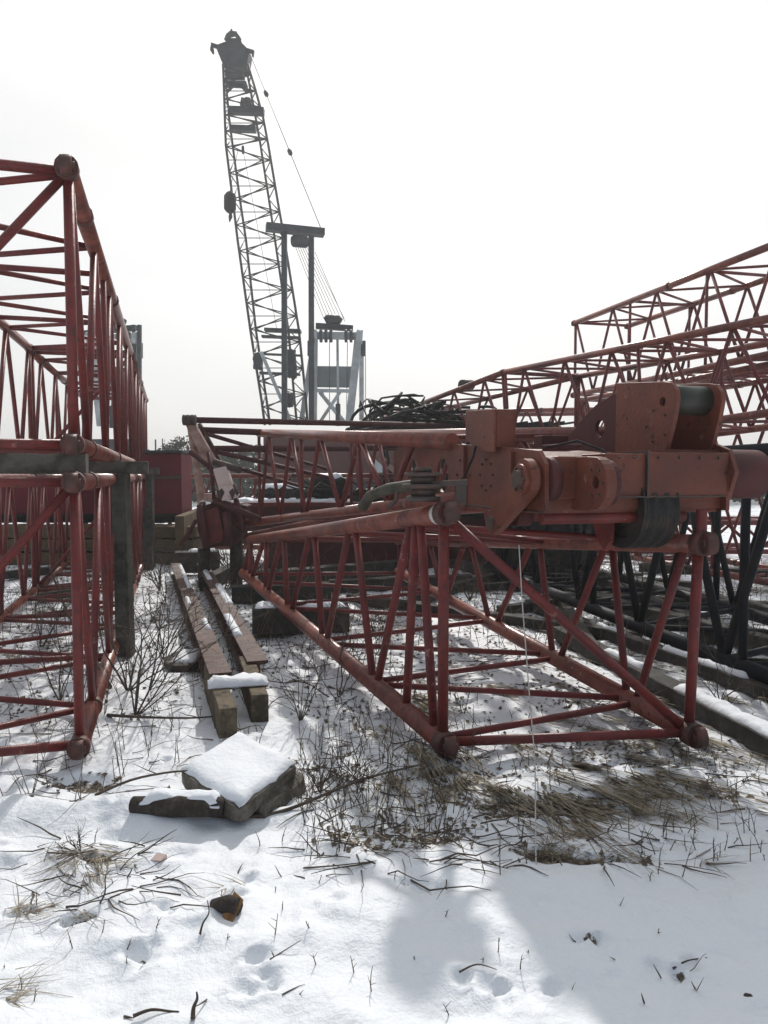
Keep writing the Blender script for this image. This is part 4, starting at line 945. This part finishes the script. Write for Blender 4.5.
for (u, y, h, wd), lb in zip(specs, tl_):
    q = P(u, 475, y); tree(q.x, y, h, wd, lb, n=700 if y < 60 else 420, bare=False)
q = P(156, 475, 55)
tag(MB().path([(q.x, 55, 0), (q.x, 55, 4.2)], .06, 6).build('utility_pole', M['bark2']), 'thin utility pole standing up over the red box', 'pole')
q = P(163, 475, 62)
tag(MB().path([(q.x, 62, 0), (q.x, 62, 4.6)], .05, 6).build('utility_pole', M['bark2']), 'thinner utility pole right of the first over the red box', 'pole')

fw = MB()
for k in range(26000):
    y = random.uniform(42, 60); u = random.uniform(-120, 900); x = P(u, 475, y).x
    hmax = (2.9 + 1.2 * float(pn(np.array([x * .05]), np.array([3.0]))[0]) + .9 * float(pn(np.array([x * .25]), np.array([9.0]))[0])) * y / 52
    z_ = hmax * random.random() ** .9; s_ = random.uniform(.14, .36)
    d1 = Vector((random.gauss(0, 1), random.gauss(0, 1), random.gauss(0, 1))).normalized() * s_; d2 = Vector((random.gauss(0, 1), random.gauss(0, 1), random.gauss(0, 1))).normalized() * s_ * .6
    p = Vector((x, y, z_)); fw.add([p - d1, p - d2, p + d1, p + d2], [(0, 1, 2, 3)], False)
tag(fw.build('far_wood', M['ever'], fix=False), 'low far off wood along the horizon behind the yard', 'wood', kind='stuff')

# ------------------------------------------------------------------ dead grass, twigs and shrubs
ll = MB(); nl = 17000
uu = np.random.uniform(-30, 800, nl); vv = 560 + 320 * np.random.rand(nl) ** 1.3
pp = [G(a, b) for a, b in zip(uu, vv)]; lx = np.array([p.x for p in pp]); ly = np.array([p.y for p in pp])
keep = melt_np(lx, ly) + .3 * np.random.rand(nl) > .5; lx, ly = lx[keep], ly[keep]; lh = height_np(lx, ly)
for x, y, h in zip(lx, ly, lh):
    s_ = random.uniform(.006, .018) * (1 + .08 * y); a = random.uniform(0, 6.28); d1 = Vector((math.cos(a), math.sin(a), random.gauss(0, .35))) * s_; d2 = Vector((-math.sin(a), math.cos(a), random.gauss(0, .35))) * s_ * .55
    p = Vector((x, y, h + .006)); ll.add([p - d1, p - d2, p + d1, p + d2], [(0, 1, 2, 3)], False)
tag(ll.build('leaf_litter', M['weed'], fix=False), 'dark fallen leaves and bits of bark scattered over the snow', 'leaf litter', kind='stuff')

def blade(mb, p, d, ln, wd, lift, droop=.0, seg=4):
    d = Vector(d).normalized(); s = d.cross(U)
    if s.length < .1: s = Vector((1, 0, 0))
    s.normalize(); vs = []; fs = []; cur = Vector(p); dz = lift; br = random.uniform(-.25, .25)
    for i in range(seg + 1):
        t = i / seg; ww = wd * (1 - t * .8)
        sd = (s + U * random.uniform(-.3, .3))
        vs += [cur - sd * ww / 2, cur + sd * ww / 2]
        cur = cur + (d + s * br * t + U * dz).normalized() * ln / seg; dz -= droop
    for i in range(seg): fs.append((2 * i, 2 * i + 1, 2 * i + 3, 2 * i + 2))
    mb.add(vs, fs, True)
def tuft(mb, u, v, rad, n, ang=None, ln=(.15, .4), lift=(.05, .5), wd=(.003, .007), spread=.5, droop=.12, ry=None):
    c = G(u, v); ry = ry or rad
    xs_ = np.random.normal(0, rad * .55, n) + c.x; ys_ = np.random.normal(0, ry * .55, n) + c.y; hs = height_np(xs_, ys_)
    for x, y, h in zip(xs_, ys_, hs):
        a = random.uniform(0, 6.28) if ang is None else R(ang) + random.gauss(0, spread)
        blade(mb, (x, y, h - .005 + random.random() * .012), (math.cos(a), math.sin(a), 0), random.uniform(*ln), random.uniform(*wd), random.uniform(*lift), random.uniform(0, droop))
gs = MB()
# flattened reeds combed towards the camera and right, in separate bundles with snow between
reeds = []
for (u0, u1, v0, v1, nb_, an) in ((400, 560, 738, 800, 13, -64), (430, 600, 760, 832, 11, -60), (540, 700, 728, 790, 11, -48), (620, 790, 745, 812, 10, -38), (380, 470, 745, 790, 6, -80), (520, 768, 640, 735, 22, -48), (360, 560, 640, 735, 16, -60), (560, 640, 775, 810, 7, -55)):
    for k in range(nb_):
        u, v = random.uniform(u0, u1), random.uniform(v0, v1); c = G(u, v); a0 = R(an + random.gauss(0, 9)); n_ = random.choice((6, 10, 18, 28)); sp = random.uniform(.012, .04)
        L0 = random.uniform(.25, .75)
        for m_ in range(n_):
            a = a0 + random.gauss(0, .15); ln = L0 * random.uniform(.5, 1.15)
            x, y = c.x + random.gauss(0, sp), c.y + random.gauss(0, sp); hh = H(x, y)
            blade(gs, (x, y, hh + random.uniform(0, .03)), (math.cos(a), math.sin(a), 0), ln, random.uniform(.005, .012), random.uniform(-.03, .10), random.uniform(0, .04), 5)
for k in range(40):
    u, v = random.uniform(340, 740), random.uniform(745, 862); c = G(u, v); a0 = random.uniform(0, 6.28)
    for m_ in range(random.choice((5, 9, 14))):
        a = random.choice((a0, R(-60))) + random.gauss(0, .7); x, y = c.x + random.gauss(0, .04), c.y + random.gauss(0, .025)
        blade(gs, (x, y, H(x, y) + random.uniform(0, .02)), (math.cos(a), math.sin(a), 0), random.uniform(.05, .22), random.uniform(.003, .008), random.uniform(-.05, .5), random.uniform(0, .2), 3)
# shaggy root balls
for (u, v, r_, n_) in ((545, 850, .06, 110), (440, 765, .08, 70), (500, 790, .06, 40), (590, 800, .06, 60), (400, 775, .08, 40)):
    tuft(gs, u, v, r_, n_, -70, (.06, .22), (.1, .9), (.0025, .006), 1.1, .45, r_ * .5)
for (u, v, an) in ((95, 845, -150), (85, 850, -120), (100, 855, -60), (75, 860, -100), (90, 870, -35), (110, 862, 15), (105, 848, -160), (80, 905, -10), (60, 900, 200), (15, 905, 30), (8, 975, 25), (120, 850, 170), (70, 848, -140)):
    c = G(u, v)
    for m_ in range(9):
        a = R(an + random.gauss(0, 16)); x, y = c.x + random.gauss(0, .02), c.y + random.gauss(0, .02)
        blade(gs, (x, y, H(x, y) + random.uniform(0, .045)), (math.cos(a), math.sin(a), 0), random.uniform(.10, .26), random.uniform(.003, .007), random.uniform(-.08, .12), random.uniform(0, .04), 5)
for (u, v, r_, ry, n_, an) in ((92, 856, .07, .04, 30, -40), (80, 905, .05, .02, 20, -20), (15, 900, .06, .03, 20, 20), (5, 985, .05, .02, 16, 20), (585, 858, .15, .03, 60, -10), (235, 880, .05, .03, 8, 200)):
    tuft(gs, u, v, r_, n_, an, (.06, .22), (.0, .35), (.003, .006), .9, .12, ry)
for k in range(90):       # general thin cover in the mid ground
    u, v = random.uniform(-20, 790), random.uniform(590, 760)
    tuft(gs, u, v, .25, 14, random.uniform(-90, 10), (.1, .3), (.0, .4), (.003, .006), .8, .1)
for k in range(70):
    u, v = random.uniform(200, 790), random.uniform(545, 620)
    tuft(gs, u, v, .9, 14, None, (.15, .45), (.1, .9), (.006, .011), .8, .1)
o = gs.build('dead_grass', M['straw'], fix=False); tag(o, 'flattened straw coloured dead grass and reeds poking through the snow', 'dead grass', kind='stuff')
# upright thin weeds
ws = MB()
def stalk(mb, p, h, lean, r=.0022, tw=2):
    p = Vector(p); d = Vector((random.gauss(0, lean), random.gauss(0, lean), 1)).normalized(); k = Vector((random.gauss(0, .18), random.gauss(0, .18), 0))
    pts = [p + d * h * t + k * h * t * t for t in (0, .35, .7, 1)]
    mb.path(pts, [r, r * .8, r * .6, r * .35], 4, False)
    for j in range(tw):
        q = pts[random.choice((1, 2))]; mb.path([q, q + Vector((random.gauss(0, .5), random.gauss(0, .5), .7)) * h * .3], [r * .6, r * .3], 3, False)
for (u0, u1, v0, v1, n_, h0, h1) in ((140, 260, 640, 760, 60, .05, .25), (300, 480, 690, 860, 200, .04, .22), (480, 768, 700, 880, 130, .03, .16), (0, 380, 830, 1015, 26, .02, .09), (380, 768, 870, 1010, 10, .02, .06), (0, 130, 600, 800, 90, .08, .4), (200, 420, 570, 680, 130, .1, .5), (420, 768, 560, 660, 170, .1, .5), (0, 200, 560, 640, 90, .1, .5), (640, 768, 730, 860, 40, .04, .14), (300, 400, 740, 830, 60, .06, .24)):
    for k in range(n_):
        u, v = random.uniform(u0, u1), random.uniform(v0, v1); p = G(u, v); z_ = H(p.x, p.y)
        stalk(ws, (p.x, p.y, z_ - .01), random.uniform(h0, h1), .25, .0016 + p.y * .0003, 2)
o = ws.build('dead_weeds', M['weed'], fix=False); tag(o, 'thin upright dead weed stalks scattered over the snow', 'dead weeds', kind='stuff')
# loose twigs lying about
lt_ = MB()
for (u0, u1, v0, v1, n_, l0, l1) in ((300, 500, 730, 880, 170, .05, .35), (480, 768, 740, 870, 90, .05, .3), (30, 160, 835, 900, 60, .05, .25), (130, 300, 660, 800, 50, .06, .3), (0, 130, 620, 800, 60, .08, .5), (200, 768, 570, 700, 200, .1, .8), (500, 700, 930, 1000, 8, .01, .05), (100, 400, 850, 1010, 7, .03, .09)):
    for k in range(n_):
        u, v = random.uniform(u0, u1), random.uniform(v0, v1); p = G(u, v); a = random.gauss(0, .7) + random.choice((0, math.pi, -.8)); ln = random.uniform(l0, l1)
        pts = []
        for i in range(5):
            a += random.gauss(0, .16); x = (pts[-1][0] if pts else p.x) + math.cos(a) * ln / 4; y = (pts[-1][1] if pts else p.y) + math.sin(a) * ln / 4; pts.append((x, y, 0))
        hs = height_np(np.array([q[0] for q in pts]), np.array([q[1] for q in pts])); r_ = random.uniform(.001, .0032) * (1 + p.y * .08)
        up_ = random.uniform(0, .06)
        lt_.path([(q[0], q[1], h + r_ + up_ * i / 4) for i, (q, h) in enumerate(zip(pts, hs))], [r_, r_, r_ * .8, r_ * .6, r_ * .3], 5, False)
o = lt_.build('twigs', M['bark'], fix=False); tag(o, 'loose brown twigs and litter lying on the snow', 'twigs', kind='stuff')

def branch(u, v, pts, r0, label, m='bark'):
    """pts: list of (du m, dy m, dz m) offsets from the ground point"""
    p = HG(u, v); q = [p + Vector(t) for t in pts]
    q = [Vector((t.x, t.y, max(t.z, H(t.x, t.y) + r0 * .5))) for t in q]
    # smooth
    out_ = []
    for i in range(len(q) - 1):
        p0 = q[max(i - 1, 0)]; p1 = q[i]; p2 = q[i + 1]; p3 = q[min(i + 2, len(q) - 1)]
        for k in range(5):
            t = k / 5; out_.append(.5 * ((2 * p1) + (p2 - p0) * t + (2 * p0 - 5 * p1 + 4 * p2 - p3) * t * t + (3 * p1 - p0 - 3 * p2 + p3) * t ** 3))
    out_.append(q[-1]); n_ = len(out_)
    return tag(MB().path(out_, [r0 * (1 - .75 * i / n_) for i in range(n_)], 7).build('branch', M[m]), label, 'branch')
branch(265, 822, [(-.35, -.02, .0), (-.1, .0, .01), (.1, .04, .03), (.45, .25, .10), (.8, .6, .05)], .014, 'long curved fallen branch on the snow in front of the tilted slab')
branch(200, 935, [(-.0, 0, 0), (.006, .02, .03), (.02, .05, .05), (.012, .06, .09)], .0045, 'short forked twig standing in the snow left of the split log')
branch(270, 962, [(0, 0, 0), (.03, .03, .01), (.09, .09, .015)], .003, 'small curved twig lying on bright snow right of the split log')
branch(193, 1020, [(0, 0, 0), (.0, .01, .03), (.008, .02, .05), (.004, .03, .065)], .008, 'stubby upright twig at the bottom edge of the picture')
branch(150, 1016, [(-.05, 0, 0), (0, .01, .012), (.06, .0, .01), (.09, -.01, 0)], .006, 'low arched twig at the bottom edge left of the stubby one')
branch(100, 905, [(.0, .0, 0), (.02, .0, .05), (.03, -.02, .12), (.06, -.04, .16)], .004, 'upright twig beside the reed clump at the left')
branch(155, 895, [(.1, 0, 0), (.0, .0, .015), (-.1, .03, .02)], .004, 'thin straight twig lying right of the reed clump')
branch(340, 868, [(-.15, 0, 0), (.0, .0, .012), (.15, .02, .02)], .004, 'thin straight twig lying below the weed patch centre left')
branch(690, 968, [(-.06, -.01, 0), (.0, .02, .012), (.07, .03, .008)], .004, 'small bent twig on shaded snow near the lower right')
branch(478, 972, [(-.06, 0, 0), (.0, .02, .012), (.06, .0, .008)], .0035, 'small bent twig on shaded snow near the lower middle')
branch(110, 690, [(0, 0, .02), (-.25, .3, .2), (-.5, .5, .45), (-.75, .7, .85)], .02, 'thick grey stick leaning inside the near left rack section')
branch(140, 720, [(-.25, .1, 0), (0, 0, .02), (.35, -.05, .03), (.6, .05, .02)], .012, 'dark curved stick lying right of the left rack corner')
branch(95, 800, [(0, 0, 0), (.2, .08, .08), (.5, .1, .10), (.8, .0, .02)], .008, 'arched bare stem springing across the snow in front of the rack corner')

def shrub(u, v, h, n_, label, lean=(0, 0), r=.006, spread=.5):
    p = HG(u, v); mb = MB()
    def grow(s, d, ln, r_, dep):
        q = s; pts = [s]; dd_ = d.copy()
        for i in range(4):
            dd_ = (dd_ + Vector((random.gauss(0, .16), random.gauss(0, .16), random.gauss(0, .08)))).normalized(); q = q + dd_ * ln / 4; pts.append(q)
        mb.path(pts, [r_, r_ * .85, r_ * .7, r_ * .55, r_ * .4], 5, False)
        if dep:
            for k in range(random.choice((3, 4, 5))):
                b = random.choice(pts[1:]); grow(b, (dd_ + Vector((random.gauss(0, .6), random.gauss(0, .6), random.gauss(.1, .3)))).normalized(), ln * random.uniform(.35, .65), r_ * .5, dep - 1)
    for k in range(n_):
        d = Vector((lean[0] + random.gauss(0, spread), lean[1] + random.gauss(0, spread), 1)).normalized(); grow(p - U * .02, d, h * random.uniform(.6, 1), r * random.uniform(.6, 1.2), 2)
    return tag(mb.build('shrub', M['bark'], fix=False), label, 'shrub', 'bare shrubs among the booms')
shrub(135, 715, 1.1, 7, 'bare twiggy shrub rising right of the near left rack', (.25, .1), .009)
shrub(128, 690, .9, 5, 'bare shrub tight against the foot of the thick timber post', (.1, .2), .008)
shrub(60, 700, .8, 5, 'bare shrub inside the near left section', (.0, .2), .006)
shrub(40, 650, .9, 5, 'bare shrub behind the left bottom chord of the near left section', (.1, .2), .007)
shrub(165, 660, .9, 5, 'bare shrub between the left rack and the left rusty beam', (.3, .2), .007)
shrub(262, 600, 1.0, 8, 'dense bare shrub where the pale mast meets the central section', (-.1, .1), .009, .7)
shrub(225, 590, .9, 8, 'bare shrub over the far ends of the rusty beams', (.1, .1), .008, .7)
shrub(338, 700, .75, 6, 'bare shrub growing over the left bottom chord of the central section', (-.1, .15), .006)
shrub(300, 720, .55, 6, 'small bare shrub left of the central section near its corner', (.1, .1), .005)
shrub(360, 780, .35, 7, 'low dark weed clump in the snow left of the near bottom corner', (.1, 0), .004, .8)
shrub(320, 790, .3, 6, 'low weed clump right of the tilted slab', (.0, 0), .004, .8)
shrub(640, 600, .9, 7, 'bare shrub beneath the sheaves on the far snow', (.0, .1), .008, .4)
shrub(470, 600, .8, 7, 'bare shrub in shade inside the central section', (.0, .1), .008, .5)
shrub(720, 700, .4, 5, 'small dead weed bush at the right below the black section', (.0, .1), .005, .5)
shrub(745, 660, .5, 5, 'dead weed bush between the black posts at the right edge', (.0, .1), .005, .5)
shrub(380, 640, .6, 7, 'bare shrub within the lacing of the central section', (.0, .1), .006, .6)
shrub(290, 600, .8, 12, 'dark tangled brush behind the low snow capped timber block', (.1, .1), .011, .9)
shrub(235, 578, .7, 12, 'dark tangled brush heaped below the red bracket of the mast', (.1, .1), .012, .9)
shrub(160, 590, .8, 7, 'bare shrub near the far timber post of the left rack', (.1, .1), .009, .6)
shrub(560, 590, .8, 8, 'bare shrub among the black posts below the boom tip', (.1, .1), .009, .6)
shrub(80, 850, .12, 5, 'low clump of crossed reed stems on the left foreground snow', (.2, -.1), .004, 1.4)

for o in list(col.objects):
    if o.parent is None and 'label' in o and 'kind' not in o: o['kind'] = 'thing'
for o in list(bpy.data.objects):
    if '_local' in o: del o['_local']

# thin bright air: one closed box round the yard
hzm = bpy.data.materials.new('haze'); hzm.use_nodes = True; nt = hzm.node_tree; nt.nodes.clear()
vo = nt.nodes.new('ShaderNodeVolumePrincipled'); mo = nt.nodes.new('ShaderNodeOutputMaterial'); nt.links.new(vo.outputs[0], mo.inputs['Volume'])
vo.inputs['Color'].default_value = (.985, .99, 1.0, 1); vo.inputs['Density'].default_value = .0022; vo.inputs['Anisotropy'].default_value = .35
hb_ = MB().bbox(-905, 905, -305, 1505, -2.2, 26.0).build('haze', hzm); hb_['kind'] = 'stuff'; hb_['label'] = 'thin pale winter haze filling the yard'
sc.cycles.volume_bounces = 0
